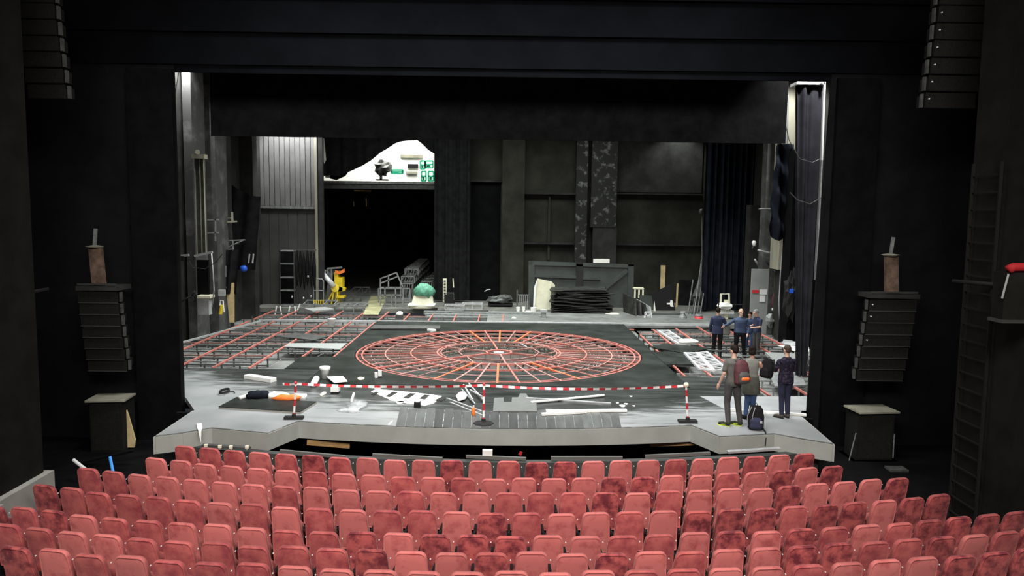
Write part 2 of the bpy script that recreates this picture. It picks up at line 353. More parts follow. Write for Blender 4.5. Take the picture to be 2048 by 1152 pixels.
# centre deck with the round opening for the revolve
RC = Vector((0, 25.2, 0)); RR = 4.66
dk = MB(); N_ = 64; rin = RR+.06
inner = [(RC.x+rin*math.cos(2*PI*k/N_), RC.y+rin*math.sin(2*PI*k/N_)) for k in range(N_)]
def outer(k):
    c, s = math.cos(2*PI*k/N_), math.sin(2*PI*k/N_)
    hx = 5.2; hy = 6.8 if s > 0 else 3.1+2.0
    t = min(hx/abs(c) if abs(c) > 1e-6 else 1e9, (6.8 if s > 0 else 5.0)/abs(s) if abs(s) > 1e-6 else 1e9)
    return (RC.x+c*t, RC.y+s*t)
ou = [outer(k) for k in range(N_)]
# snap the nearest points to the corners
for cx_, cy_ in ((5.2, 32.0), (-5.2, 32.0), (-5.2, 20.2), (5.2, 20.2)):
    j = min(range(N_), key=lambda k: (ou[k][0]-cx_)**2+(ou[k][1]-cy_)**2); ou[j] = (cx_, cy_)
for k in range(N_):
    k2 = (k+1) % N_; q = [inner[k], ou[k], ou[k2], inner[k2]]
    dk.add([(p[0],p[1],z) for z in (-.05, .012) for p in q], [(4,5,6,7),(3,2,1,0),(0,3,7,4),(1,5,6,2)])
struct('floor_revolve_surround', dk, 'panel_black')
lp = MB().box(-6.25, -5.2, 22.1, 24.0, -.05, .012)
struct('floor_side_panel', lp, 'panel_black')
# deck boards laid in rows on the surround: visible joints
for (x0, x1, y0, y1) in ((-5.15,-2.6,20.4,20.42),(-2.4,0,20.4,20.42)): pass
struct('floor_rear', MB().box(-12.3, 12.3, 36.1, 60, -.2, 0), 'rear_floor')
struct('floor_rear_right', MB().box(-.6, 12.3, 32.3, 36.1, -.2, -.02), 'pit_floor')
# stage house
struct('wall_stage_left', MB().box(-12.4, -11.75, 19.3, 37.5, PZ, 14), 'wall_dark_grey')
struct('wall_stage_right', MB().box(11.9, 12.6, 19.3, 40, PZ, 14), 'wall_dark_grey')
struct('wall_fly_front', MB().box(-12.4, 12.6, 19.3, 19.5, 8.6, 14), 'black_wall')
struct('ceiling_stage', MB().box(-12.6, 12.6, 19.3, 40.5, 14, 14.2), 'black_paint')
bw = 40
xo0, xo1 = P(636, 500, bw).x, P(868, 500, bw).x
zb0, zb1 = P(750, 378, bw).z, P(750, 363, bw).z
struct('wall_back_centre', MB().box(xo1, 12.6, bw, bw+.4, 0, 14), 'wall_olive')
# textures bays on the back wall: pillars, panels, rails
def bay(name, x0, y0, x1, y1, Y, dep, m, parent=None, front=None):
    a, b = P(x0, y0, Y), P(x1, y1, Y); return struct(name, MB().box(min(a.x,b.x), max(a.x,b.x), Y, Y+dep, min(a.z,b.z), max(a.z,b.z)), m)
bay('wall_back_recess', 942, 362, 1004, 640, 39.9, .1, 'black_paint')
bay('wall_back_pillar', 1006, 240, 1046, 609, 39.4, .6, 'wall_olive')
bay('wall_back_pillar', 1155, 240, 1170, 609, 39.5, .5, 'pillar_flaking')
bay('wall_back_pillar', 1186, 240, 1232, 455, 39.3, .7, 'pillar_flaking')
bay('wall_back_pillar', 1186, 455, 1230, 609, 39.32, .68, 'wall_dark_grey')
for (x0, x1, yy) in ((1048,1155,387),(1048,1155,487),(1232,1405,388),(1232,1405,490),(942,1004,362)):
    bay('trim_wall_rail', x0, yy-2.5, x1, yy+2.5, 39.75, .25, 'wall_dark_grey')
for (x, y0, y1) in ((1098,390,520),(1003,362,600)):
    bay('trim_wall_batten', x-1, y0, x+1, y1, 39.85, .15, 'wall_olive')
bay('wall_back_panel', 1236, 240, 1403, 386, 39.9, .12, 'wall_dark_grey')
# left rear: bright ribbed cladding above a dark one
cw = 37.5; xa, xb = P(518, 400, cw).x, P(632, 400, cw).x; zm = P(575, 415, cw).z
struct('wall_clad_backing', MB().box(xa-1.2, xb+.3, cw+.06, cw+.4, 0, 14), 'wall_dark_grey')
cl = struct('wall_cladding', MB().box(xa, xb, cw+.03, cw+.06, zm, 14), 'steel_dark'); nP = 11
pw = (xb-xa)/nP; brd = None
for k in range(nP):
    q = MB().box(xa+k*pw+.03, xa+(k+1)*pw-.01, cw, cw+.04, zm+.08, 14)
    build('panel', q, 'cladding', cl)
cl2 = struct('wall_cladding_lower', MB().box(xa, xb, cw+.03, cw+.06, 0, zm), 'steel_dark')
for k in range(6):
    build('panel', MB().box(xa+k*pw*nP/6+.02, xa+(k+1)*pw*nP/6-.005, cw, cw+.04, 0, zm-.05), 'cladding_dark', cl2)
struct('trim_cladding_rail', MB().box(xa-.1, xb+.1, cw-.06, cw+.03, zm-.06, zm+.06), 'steel')
struct('trim_cladding_post', MB().box(xa-.28, xa-.05, cw-.1, cw+.05, 0, 14), 'wall_grey')
struct('trim_door_post', MB().box(xb-.02, xb+.1, cw-.15, cw+.05, 0, 14), 'duct')
struct('trim_door_post', MB().box(xb+.12, xb+.36, cw-.1, cw+.05, 0, 14), 'wall_dark_grey')
# rear opening: beam, dark rear stage below, bright workshop above
struct('trim_opening_beam', MB().box(xo0-.3, xo1+.1, bw-.25, bw+.3, zb0, zb1), 'steel_dark')
struct('trim_opening_beam', MB().box(xo0-.3, xo1+.1, bw-.3, bw-.2, zb1-.12, zb1), 'steel')
struct('wall_rear_stage', MB().box(-14, 2, 59.5, 60, 0, zb0+.1), 'black_wall')
struct('wall_rear_stage_left', MB().box(-14.4, -14, 40, 60, 0, zb0+.1), 'black_wall')
struct('wall_rear_stage_right', MB().box(xo1, xo1+.3, 40.4, 59.5, 0, zb0), 'black_wall')
struct('floor_gallery', MB().box(-14, 2, bw+.35, 60, zb0+.1, zb0+.25), 'black_wall')
# workshop room behind the upper opening
struct('wall_workshop_back', MB().box(-15, 0, 46, 46.2, zb0+.25, 12), 'white_paper')
struct('wall_workshop_left', MB().box(-13, -12.8, 40.5, 46, zb0+.25, 12), 'white_paper')
struct('wall_workshop_right', MB().box(xo1+.4, xo1+.6, 40.5, 46, zb0+.25, 12), 'white_paper')
struct('ceiling_workshop', MB().box(-13, 0, 40.5, 46, 11, 11.2), 'wood_pale')
struct('wall_above_opening', MB().box(xo0-3, xo1, bw+.05, bw+.3, 9.4, 14), 'black_wall')
struct('wall_left_of_opening', MB().box(-12.6, xo0-.2, bw, bw+.3, 0, 14), 'black_wall')
area('workshop_light', (-6.5, 43, 10.7), (-6.5, 43, 0), 5, 3, 900, (1, 1, .97))

# ================================================================== SEATS
def outline(w0, w1, z0, z1, r, n=5):
    # rounded trapezoid: bottom width w0, top width w1
    pts = [(-w0/2, z0), (w0/2, z0)]
    for (cx, cz, a0) in ((w1/2-r, z1-r, 0), (-w1/2+r, z1-r, PI/2)):
        for k in range(n+1):
            t = a0+PI/2*k/n; pts.append((cx+r*math.cos(t), cz+r*math.sin(t)))
    return pts
def shell(layers):
    m_ = MB(); n = None; rings = []
    for (w0, w1, z0, z1, r, y) in layers:
        # a little crown along the top edge
        rings.append([(x, y+(z-.38)*-.23, z + (.012*(1-(2*x/max(w1,.01))**2) if z > z1-.03 else 0)) for x, z in outline(w0, w1, z0, z1, r)])
    n = len(rings[0]); vs = [p for g in rings for p in g]; fs = [tuple(range(n))]
    for i in range(len(rings)-1): fs += [(i*n+k, (i+1)*n+k, (i+1)*n+(k+1)%n, i*n+(k+1)%n) for k in range(n)]
    fs.append(tuple(range(len(rings)*n-1, (len(rings)-1)*n-1, -1)))
    return m_.add(vs, fs)
H0, H1 = .27, .95
seat_proto = {}
def seat_meshes(vel):
    back = shell([(.31,.25,H0+.10,H1-.14,.05,-.040),(.452,.37,H0+.03,H1-.042,.060,-.036),(.470,.386,H0+.012,H1-.026,.066,-.031),(.482,.398,H0+.01,H1-.018,.072,-.040),(.502,.414,H0,H1-.006,.080,-.030),(.508,.420,H0,H1,.082,.0),(.502,.414,H0,H1-.004,.08,.03),(.46,.38,H0+.02,H1-.03,.07,.05)])
    b = back.mesh('backrest', Vector((0,0,0)), M[vel], True, True)
    cu = shell([(.36,.34,.36,.62,.08,.10),(.40,.38,.34,.64,.09,.13),(.40,.38,.34,.64,.09,.19),(.36,.34,.36,.62,.08,.21)])
    c = cu.mesh('seat_cushion', Vector((0,0,0)), M[vel], True, True)
    return b, c
SM = {k: seat_meshes(v) for k, v in (('l','velvet_light'),('m','velvet_mid'),('d','velvet_dark'))}
ar = MB().cbox((.265, .14, .58), .04, .34, .035).cbox((.265, .2, .3), .03, .2, .6)
ARM = ar.mesh('armrest', Vector((0,0,0)), M['plastic_black'])
LEG = MB().cbox((0, .1, .2), .3, .1, .4).cbox((0, .15, .01), .36, .25, .02).mesh('seat_base', Vector((0,0,0)), M['plastic_black'])
dsc = MB().tube([(.252, -.088, .835), (.252, -.076, .835)], .009, 8); DISC = dsc.mesh('number_disc', Vector((0,0,0)), M['white'])
SHADE = {'l': 'light rose velvet seat', 'm': 'brick red velvet seat', 'd': 'mottled dark maroon velvet seat'}
rn = ['row nearest the stage', 'second row from the stage', 'third row from the stage', 'fourth row from the stage', 'fifth row from the stage', 'sixth row from the stage', 'seventh row from the stage']
for i, (z, cy, R, a0, st, n, cols) in enumerate(ROWS):
    for k in range(n):
        t = a0+st*k; c = cols[min(k, len(cols)-1)]
        o = thing('theatre_seat', '%s, %s from the left in the %s' % (SHADE[c], ordn(k+1), rn[i]), 'seat',
                  (.1+R*math.sin(t), cy-R*math.cos(t)+.14, z-SEAT_H), 'red velvet theatre seats', t+random.uniform(-.02,.02))
        for nm, me in (('backrest', SM[c][0]), ('seat_cushion', SM[c][1]), ('armrest', ARM), ('seat_base', LEG), ('number_disc', DISC)):
            q = bpy.data.objects.new(nm, me); C.objects.link(q); q.parent = o
            if nm == 'backrest': q.rotation_euler.x = random.uniform(-.03, .03)

# ================================================================== REVOLVE
rev = thing('stage_revolve', 'large round steel revolve with red ribs set into the black stage floor', 'stage revolve', (RC.x, RC.y, PZ))
def ring(r, w, zt, h, n=48, ph=0):
    m_ = MB(); vs = []; 
    for k in range(n):
        a = 2*PI*k/n+ph
        for rr, zz in ((r-w/2, zt-h), (r+w/2, zt-h), (r+w/2, zt), (r-w/2, zt)): vs.append((RC.x+rr*math.cos(a), RC.y+rr*math.sin(a), zz))
    fs = [(4*k+j, 4*k+(j+1)%4, 4*((k+1)%n)+(j+1)%4, 4*((k+1)%n)+j) for k in range(n) for j in range(4)]
    return m_.add(vs, fs)
NS = 48
for r, w_, m_ in ((RR,.055,'red_steel'),(RR-.17,.045,'red_steel'),(3.75,.04,'dull_red_steel'),(2.92,.04,'red_steel'),(2.05,.05,'red_steel'),(1.93,.04,'dull_red_steel')):
    build('ring', ring(r, w_, .01, .05, 96 if r > 4 else 48), m_, rev)
for r in (RR, 3.75, 2.92, 2.05): build('lower_ring', ring(r, .04, PZ+.06, .05, 48), 'steel_olive', rev)
build('hub_ring', ring(1.35, .05, .01, .05, 12), 'dull_red_steel', rev)
build('hub_ring', ring(.42, .06, .01, .05, 12), 'red_steel', rev)
build('hub_plate', MB().lathe((RC.x, RC.y, -.3), [(.17,0),(.17,.3),(.12,.31)], 16), 'steel_light', rev, 'pale grey hub plate')
sp_me = {}
for key, m_, wd in (('a','orange_steel',.06),('b','dull_red_steel',.05),('c','red_steel',.055)):
    sp_me[key] = MB().bar((1.95,0,-PZ-.01), (RR,0,-PZ-.01), wd, .045).mesh('spoke', Vector((0,0,0)), M[m_])
web = MB(); web.bar((1.95,0,.03),(RR,0,.03),.04)
xs = [2.0, 2.46, 2.92, 3.33, 3.75, 4.2, 4.64]
for k, x in enumerate(xs):
    web.bar((x,0,.03),(x,0,-PZ-.03),.035)
    if k < len(xs)-1: web.bar((x,0,.03 if k%2 else -PZ-.03),(xs[k+1],0,-PZ-.03 if k%2 else .03),.028)
WEB = web.mesh('truss_web', Vector((0,0,0)), M['steel_olive'])
for k in range(NS):
    key = 'a' if k in (12, 36, 40, 14, 10, 33) else ('c' if k % 4 == 1 else 'b')
    s_ = bpy.data.objects.new('spoke', sp_me[key]); C.objects.link(s_); s_.parent = rev; s_.rotation_euler.z = 2*PI*k/NS
    t_ = bpy.data.objects.new('truss_web', WEB); C.objects.link(t_); t_.parent = s_
    # tangential struts between the spokes
TS = MB()
for r in (4.2, 3.33, 2.46):
    h = r*math.sin(PI/NS); c_ = r*math.cos(PI/NS); TS.bar((c_,-h,-PZ-.06),(c_,h,-PZ-.06),.028); TS.bar((c_,-h,.04),(c_,h,.04),.028); TS.bar((c_,-h,.04),(c_,h,-PZ-.06),.02)
TS.bar((2.46*math.cos(PI/NS),0,.04),(4.2*math.cos(PI/NS),0,.04),.022); TSM = TS.mesh('strut', Vector((0,0,0)), M['steel'])
for k in range(NS):
    t_ = bpy.data.objects.new('strut', TSM); C.objects.link(t_); t_.parent = rev; t_.rotation_euler.z = 2*PI*(k+.5)/NS
for k in range(6):
    a = PI/6+k*PI/3+.12; ar_ = MB().bar((RC.x+.4*math.cos(a), RC.y+.4*math.sin(a), -.012), (RC.x+1.95*math.cos(a), RC.y+1.95*math.sin(a), -.012), .055, .05)
    build('hub_arm', ar_, 'red_steel' if k % 2 else 'dull_red_steel', rev)
    wb = MB(); d = Vector((math.cos(a), math.sin(a), 0))
    for q in range(4): wb.bar(RC+d*(.5+.4*q)+Vector((0,0,PZ+.02)), RC+d*(.5+.4*q)+Vector((0,0,-.05)), .03)
    wb.bar(RC+d*.4+Vector((0,0,PZ+.04)), RC+d*1.95+Vector((0,0,PZ+.04)), .035)
    build('hub_truss', wb, 'steel', rev)
    b2 = a+PI/6; build('brace', MB().bar(RC+Vector((1.3*math.cos(a),1.3*math.sin(a),-.02)), RC+Vector((1.93*math.cos(b2),1.93*math.sin(b2),-.02)), .035), 'steel_light' if k == 0 else 'dull_red_steel', rev)
struct('floor_revolve_well', MB().lathe((RC.x, RC.y, PZ), [(RR+.02, 0), (RR+.02, .02)], 64), 'revolve_floor')

# ================================================================== DECK FRAMES
def frames(name, label, XS, YS, ymin, ymax, skip=None, redf=None, left_edge=None):
    """grid of steel modules: red bearers run upstage, grey crossbars lie under them on posts"""
    root = thing(name, label, 'steel frame', ((XS[0]+XS[-1])/2, (YS[0]+YS[-1])/2, PZ))
    for x in XS:
        a, b = redf(x) if redf else (ymin, ymax)
        L_ = b-a; nseg = max(1, round(L_/3.2))
        for k in range(nseg):
            build('bearer', MB().bar((x, a+L_*k/nseg+.01, -.02), (x, a+L_*(k+1)/nseg-.01, -.02), .055, .05), 'red_steel', root)
    pm = MB().box(-.022,.022,-.022,.022,0,-PZ-.07).mesh('post', Vector((0,0,0)), M['steel_dark'])
    dg = MB().bar((.03,0,.03),(.42,0,-PZ-.08),.022).mesh('brace', Vector((0,0,0)), M['steel_light'])
    for j, y in enumerate(YS):
        xl = XS[0]-.35 if left_edge is None else left_edge(y); 
        xr = XS[-1]
        xr = min(xr, max([x for x in XS if redf is None or (redf(x)[0] <= y <= redf(x)[1])], default=xr))
        xlm = min([x for x in XS if redf is None or (redf(x)[0] <= y <= redf(x)[1])], default=xl)
        xl = xl if left_edge else xlm
        build('crossbar', MB().bar((xl, y, -.07), (xr+.02, y, -.07), .05, .05), 'steel_mid', root)
        build('crossbar', MB().bar((xl, y, PZ+.05), (xr, y, PZ+.05), .035, .035), 'steel_dark', root)
        build('crossbar', MB().bar((xl, y+.42, -.07), (xr, y+.42, -.07), .04, .04), 'dull_red_steel' if j % 2 else 'steel_mid', root)
        for x in XS:
            if x < xl-.01 or x > xr+.01: continue
            p = bpy.data.objects.new('post', pm); C.objects.link(p); p.parent = root
            p.location = Vector((x, y, PZ))-root.location
            if (round(x*2)+j) % 2 == 0:
                p = bpy.data.objects.new('brace', dg); C.objects.link(p); p.parent = root; p.location = Vector((x, y, PZ))-root.location
            p = bpy.data.objects.new('post', pm); C.objects.link(p); p.parent = root
            p.location = Vector((x-.52, y, PZ))-root.location
    return root
XL = [-10.5,-9.45,-8.4,-7.33,-6.25,-5.25]
def redL(x):
    return {-10.5:(22.6,31.8),-9.45:(22.2,31.8),-8.4:(22.2,31.8),-7.33:(22.2,31.8),-6.25:(24.05,31.8),-5.25:(24.05,31.7)}[x]
edgeL = lambda y: max(-11.68, -11.1+(y-26.5)*.19)
fr = frames('deck_scaffold', 'grey and red steel deck framework left of the revolve', XL, [22.95,24.0,25.1,26.3,27.3,28.4,29.5,30.6], 22.2, 31.8, redf=redL, left_edge=edgeL)
build('edge_bar', MB().bar((-11.68,23.4,-.02),(-10.05,31.8,-.02),.07,.06), 'steel_light', fr)
build('edge_bar', MB().bar((-10.15,31.95,.0),(-.2,31.95,.0),.12,.09), 'steel_light', fr)
XR = [5.42,6.2,7.2,8.22,9.27,10.28]
def redR(x):
    return {5.42:(25.6,30.4),6.2:(26.6,30.6),7.2:(26.4,31.0),8.22:(27.6,31.6),9.27:(24.6,31.5),10.28:(25.6,30.5)}[x]
fr2 = frames('deck_scaffold', 'grey and red steel deck framework behind the people, right of the revolve', XR, [26.3,27.3,28.4,29.5,30.6], 25, 31.8, redf=redR)
for (x, a, b) in ((5.42,21.7,23.5),(6.2,21.65,23.6),(7.2,22.9,25.2),(7.1,19.45,20.6),(8.15,19.45,20.6),(9.27,19.45,23),(8.22,21.4,23.6),(5.42,29.2,30.4)):
    build('bearer', MB().bar((x, a, -.02), (x, b, -.02), .055, .05), 'red_steel', fr2)
build('bearer', MB().bar((5.1,30.6,-.02),(5.42,30.6,-.02),.055,.05), 'red_steel', fr2)
for (x0, x1, y) in ((5.3,10.5,22.3),(5.3,9.5,23.55),(6.9,10.5,20.6),(6.9,9.5,21.5),(6.9,10.5,24.6),(8.2,11.5,25.4)):
    build('crossbar', MB().bar((x0,y,-.07),(x1,y,-.07),.05), 'steel', fr2)
    for q in range(int((x1-x0)/.7)+1): build('post', MB().box(x0+.7*q-.02, x0+.7*q+.02, y-.02, y+.02, PZ, -.09), 'steel', fr2)
build('edge_bar', MB().bar((4.9,31.95,0),(9.2,32.0,0),.12,.09), 'steel_light', fr2)
build('crossbar', MB().bar((6.9,22.0,-.02),(10.8,22.0,-.02),.05), 'dull_red_steel', fr2)
# behind the long grey bar: another strip of modules
XB = [-10.5+1.06*k for k in range(11)]
fr3 = frames('deck_scaffold', 'low strip of steel frames with short red bearers at the back of the stage', XB, [32.6,33.7,34.8], 32.3, 35.4, redf=lambda x: (32.3, 35.2 if x < -5 else 34.6))
build('long_beam', MB().box(-.2, 4.9, 31.88, 32.04, -.06, .055), 'steel_light', fr3)
# plates lying on the frames
def plate(pts, z, th, m, label, name='floor_sheet', cat='panel', group=None):
    mbb = MB(); w_ = [G(x, y, z) for x, y in pts]; mbb.prism([(p.x, p.y) for p in w_], z-th, z); return solo(name, mbb, m, label, cat, group)
plate([(568,693),(578,686),(694,686),(680,698)], .03, .025, 'grey_panel', 'light grey plate lying across the left deck frames')
plate([(560,673),(590,665),(656,672),(630,680)], .03, .025, 'steel_dark', 'dark grey plate behind the light grey plate on the left frames')
plate([(1299,693),(1330,687),(1424,696),(1370,706)], .06, .03, 'panel_black', 'black warped sheet on the right frames, farther of two')
plate([(1304,704),(1370,703),(1394,728),(1332,729)], .03, .03, 'panel_black', 'black sheet beside the silver ladder frame, nearer of two')
plate([(1530,704),(1618,708),(1616,728),(1560,731)], .05, .1, 'grey_panel', 'grey deck plate at the right edge behind the dark-shirted person')
plate([(1536,745),(1600,742),(1612,770),(1550,772)], .03, .05, 'steel', 'dull grey plate on frames beside the dark-shirted person')
plate([(1555,690),(1618,694),(1618,703),(1600,704)], .1, .03, 'white_paper', 'white sheet at the far right of the deck frames')
plate([(748,650),(880,651),(880,657),(740,656)], .1, .05, 'steel_dark', 'grey boards laid on the rear frames left of centre')
# silver ladder frames
def ladder(pts, z, label, n=6, rail=.05, zig=True):
    a, b, c, d = [G(x, y, z) for x, y in pts]      # a-b one rail, d-c other
    root = thing('ladder_truss', label, 'ladder frame', ((a+c)/2).to_tuple()[:2]+(z,))
    build('rail', MB().bar(a, b, rail), 'aluminium', root); build('rail', MB().bar(d, c, rail), 'aluminium', root)
    for k in range(n+1):
        t = k/n; build('rung', MB().bar(a.lerp(b, t), d.lerp(c, t), rail*.7), 'aluminium', root)
        if zig and k < n: build('brace', MB().bar(a.lerp(b, t), d.lerp(c, t+1/n), rail*.5), 'aluminium', root)
ladder([(1369,706),(1399,738),(1424,741),(1392,706)], .08, 'silver ladder truss lying on the right frames, left one of the near pair', 4, .065)
ladder([(1396,706),(1429,742),(1452,738),(1413,704)], .08, 'silver ladder truss lying on the right frames, right one of the near pair', 4, .065)
ladder([(1315,661),(1357,688),(1380,690),(1336,661)], .08, 'silver ladder truss at the back of the right frames', 4, .06)
solo('crumpled_film', MB().blob(G(1378,683,.16), .34, .3, .08, 12, 6, .25, 3), 'white_paper', 'crumpled white plastic on the right frames beside the far silver truss', 'plastic', smooth=True)
solo('paint_pot', MB().lathe(G(663,652,.05), [(.13,0),(.16,.28),(.17,.3)], 12), 'white', 'white bucket standing on the rear bar of the left frames', 'bucket', smooth=True)

# ================================================================== APRON ITEMS
fs = [o for o in C.objects if o.name == 'floor_stage'][0]
# boards at the front of the stage, each its own plank, uneven tones
mm('plank', (.10,.105,.10), .45, col2=(.045,.048,.045), scale=1.6, lo=.3, hi=.75, aniso=(6,.8,1), rnd=.45, bump=.15)
for k in range(24):
    x = -2.15+k*.205; yf = 16.125+.022*(x+.1)**2
    top = 17.55+random.uniform(-.1,.35)
    sk = (x-.3)*.05
    build('plank', MB().add([(x,yf,z) if i==0 else (x+.195,yf+.005,z) if i==1 else (x+.195+sk,top,z) if i==2 else (x+sk,top,z) for z in (0,.008+random.random()*.004) for i in range(4)],
          [(3,2,1,0),(4,5,6,7),(0,1,5,4),(1,2,6,5),(2,3,7,6),(3,0,4,7)]), 'plank', fs)
# white paint laid out in strokes
pr = thing('paint_patch', 'white painted strokes with black gaps on the stage left of the middle barrier post', 'paint', (-2.6,18.1,.0))
def stroke(pts, z=.006, m='white_paper', nm='stroke'):
    w_ = [G(x,y,z) for x,y in pts]; mbb = MB().prism([(p.x,p.y) for p in w_], .001, z); build(nm, mbb, m, pr)
stroke([(742,783),(752,778),(800,782),(780,799)]); stroke([(778,800),(800,782),(838,786),(812,806)]); stroke([(812,806),(838,786),(884,792),(868,806),(850,811)])
stroke([(736,775),(745,771),(768,772),(760,777)])
for q in ([(742,789),(752,783),(759,784),(750,790)],[(770,793),(786,783),(797,784),(780,794)],[(805,796),(820,786),(832,787),(817,797)],[(838,797),(849,789),(860,790),(850,799)],[(868,801),(880,795),(892,796),(884,802)]):
    stroke(q, .010, 'board_black', 'gap_stroke')
for q in range(5):
    stroke([(858+8*q,853),(861+8*q,853),(878+8*q,834),(875+8*q,834)], .004)
stroke([(775,849),(779,850),(786,841),(784,841)], .004)
for (x,y,s) in ((800,805,8),(812,817,5),(1245,812,6),(1252,808,4),(1268,812,3),(1235,806,3),(1262,793,3)):
    c = G(x,y); r_ = s*.012
    solo('paint_fleck', MB().prism([(c.x+r_*math.cos(t)*(1+.4*math.sin(3*t)), c.y+1.6*r_*math.sin(t)) for t in [k*PI/4 for k in range(8)]], .001, .006), 'white_paper', 'small white paint fleck on the stage floor', 'paint', 'white paint flecks on the stage floor')
# grey jigsaw-edged sheet
c = [G(x,y) for x,y in [(988,798),(1007,797),(1008,806),(1023,806),(1024,797),(1036,797),(1040,789),(1052,789),(1057,797),(1072,799),(1074,825),(986,825)]]
solo('cut_sheet', MB().prism([(p.x,p.y) for p in c], .013, .03), 'cut_grey', 'flat grey sheet with square notches cut in its far edge, by the middle barrier post', 'sheet')
def batten(a, b, w, label, m='white_paper', h=.03, cat='batten', name='batten', z0=.002, group=None):
    p, q = G(*a), G(*b); p.z = q.z = z0+h/2
    return solo(name, MB().bar(p, q, w, h), m, label, cat, group)
batten((1052,797),(1222,808),.06,'pale batten lying across another, sloping down to the right on the stage', h=.03, m='steel_light')
batten((1062,808),(1208,794),.07,'pale batten crossing over the other, sloping up to the right on the stage', z0=.035)
batten((1092,826),(1253,824),.11,'long thick white batten on the stage near the plank ends',h=.05, z0=.016)
batten((1083,832),(1172,827),.10,'shorter white batten lying in front of the long thick one',h=.05, z0=.016)
batten((1452,821),(1612,832),.1,'white batten on the floor behind the three onlookers, farther one',h=.05)
batten((1450,828),(1610,829),.05,'thin white batten on the floor behind the three onlookers, nearer one',h=.02, m='white')
st = MB(); w_ = [G(x,y) for x,y in [(1400,793),(1614,793),(1612,822),(1452,820)]]
solo('grey_mat', MB().prism([(p.x,p.y) for p in w_], .0015, .006), 'grey_floor', 'light grey sheet covering the stage floor behind the three onlookers', 'sheet')
batten((494,756),(547,764),.22,'long white rolled paper lying on the left of the stage', h=.1)
# pipes leaning on the ground by the middle post
for i,(a,b,l) in enumerate((((893,798),(963,824),'farther left'),((900,806),(964,832),'nearer left'),((923,782),(950,812),'steep left'),((937,773),(966,806),'steepest'),((940,789),(964,803),'short middle'),((927,781),(945,812),'second steep'))):
    batten(a,b,.035,'thin pale pole on the stage left of the middle post, %s one of six' % l, m='steel_light', h=.03, name='pole', cat='pole', z0=.002+.0*i+ (0 if i<2 else .035*(i-1)))
solo('cloth', MB().blob(G(922,796)+Vector((0,0,.05)), .13,.42,.07,10,6,.25,5), 'white_paper', 'crumpled white cloth by the thin poles near the middle post', 'cloth', smooth=True)
t = thing('bottle', 'orange bottle standing beside the middle barrier post', 'bottle', G(947,831))
b0 = G(947,831); build('body', MB().lathe(b0, [(.04,0),(.045,.02),(.045,.17),(.02,.2)], 10), 'orange', t, smooth=True); build('cap', MB().lathe(b0, [(.022,.2),(.022,.235)], 8), 'white', t)
# barrier
posts = []
for i,(x,y,hh,lb) in enumerate(((588,838,.80,'left'),(967,848,.84,'middle'),(1375,845,.84,'right'))):
    b0 = G(x,y); t = thing('barrier_post', 'red and white striped barrier post on black foot, %s one of three' % lb, 'barrier post', b0, 'striped barrier posts')
    ft = MB().cbox(b0+Vector((0,0,.035)), .42,.16,.05,.06 if i==0 else 0) if i != 1 else MB().lathe(b0, [(.24,0),(.22,.03),(.06,.06),(.05,.08)], 8)
    build('foot', ft, 'rubber', t); build('socket', MB().lathe(b0, [(.045,.05),(.045,.12)], 10), 'rubber', t)
    tp = b0+Vector((-.06 if i==2 else .0, .12 if i==1 else .0, hh))
    if i == 0: tp.x += .05
    pb = MB().tube([b0+Vector((0,0,.08)), tp], .024, 8); o = build('pole', pb, 'post_stripes', t)
    build('cap', MB().blob(tp+Vector((0,0,.02)), .035 if i<2 else .06, .035 if i<2 else .06, .04 if i<2 else .06, 8, 6), 'red' if i<2 else 'cream', t, smooth=True); posts.append(tp)
def tape(a, b, sag, label, wd=.055):
    t = thing('barrier_tape', label, 'tape', a); L_ = (b-a).length; dr = (b-a).normalized(); n = 24; mbb = MB(); vs=[]
    ang = math.atan2(dr.y, dr.x)
    for k in range(n+1):
        u = k/n; p = Vector((L_*u, 0, -sag*4*u*(1-u)+(b.z-a.z)*u)); tw = .5*math.sin(u*7)
        for s1 in (-1,1): vs.append(p+Vector((0, s1*wd/2*math.sin(tw), s1*wd/2*math.cos(tw))))
    fs_ = [(2*k,2*k+2,2*k+3,2*k+1) for k in range(n)]; mbb.add(vs, fs_)
    me = mbb.mesh('ribbon', Vector((0,0,0)), M['tape_stripes']); o = bpy.data.objects.new('ribbon', me); C.objects.link(o); o.parent = t; t.rotation_euler.z = ang
    return t
tape(posts[0], posts[1], .05, 'red and white tape strung from the left barrier post to the middle one')
tape(posts[1], posts[2], .08, 'red and white tape strung from the middle barrier post to the right one')
tape(posts[0]+Vector((-.02,0,0)), posts[0]+Vector((-.32,.1,-.03)), .01, 'short loose end of tape at the left barrier post')
# black board on the left with things on it
bb = [G(x,y,.06) for x,y in [(437,813),(473,794),(633,803),(601,823)]]
mm('board_edge', (.3,.29,.26), .6)
t = thing('floor_board', 'thick black sheet lying flat on the left of the apron', 'board', (bb[0]+bb[2])/2*Vector((1,1,0)) if False else Vector(((bb[0].x+bb[2].x)/2,(bb[0].y+bb[2].y)/2,.0)))
build('top', MB().prism([(p.x,p.y) for p in bb], .045, .06), 'panel_black', t); build('core', MB().prism([(p.x*.999-.0,p.y+.004) for p in bb], .001, .045), 'board_edge', t)
solo('dark_clothes', MB().blob(G(512,790,.12), .22,.2,.11,12,7,.2,2).blob(G(528,790,.12),.15,.16,.12,10,6,.15,9), 'blue_cloth', 'heap of navy clothes on the far edge of the black board', 'clothes', smooth=True)
solo('white_bag', MB().blob(G(553,791,.1), .32,.14,.09,12,6,.2,4), 'white_paper', 'white bag between the navy clothes and orange wrapping', 'bag', smooth=True)
solo('orange_wrapping', MB().blob(G(577,796,.1), .36,.1,.08,12,6,.3,6), 'orange', 'orange wrapping on the far right corner of the black board', 'wrapping', smooth=True)
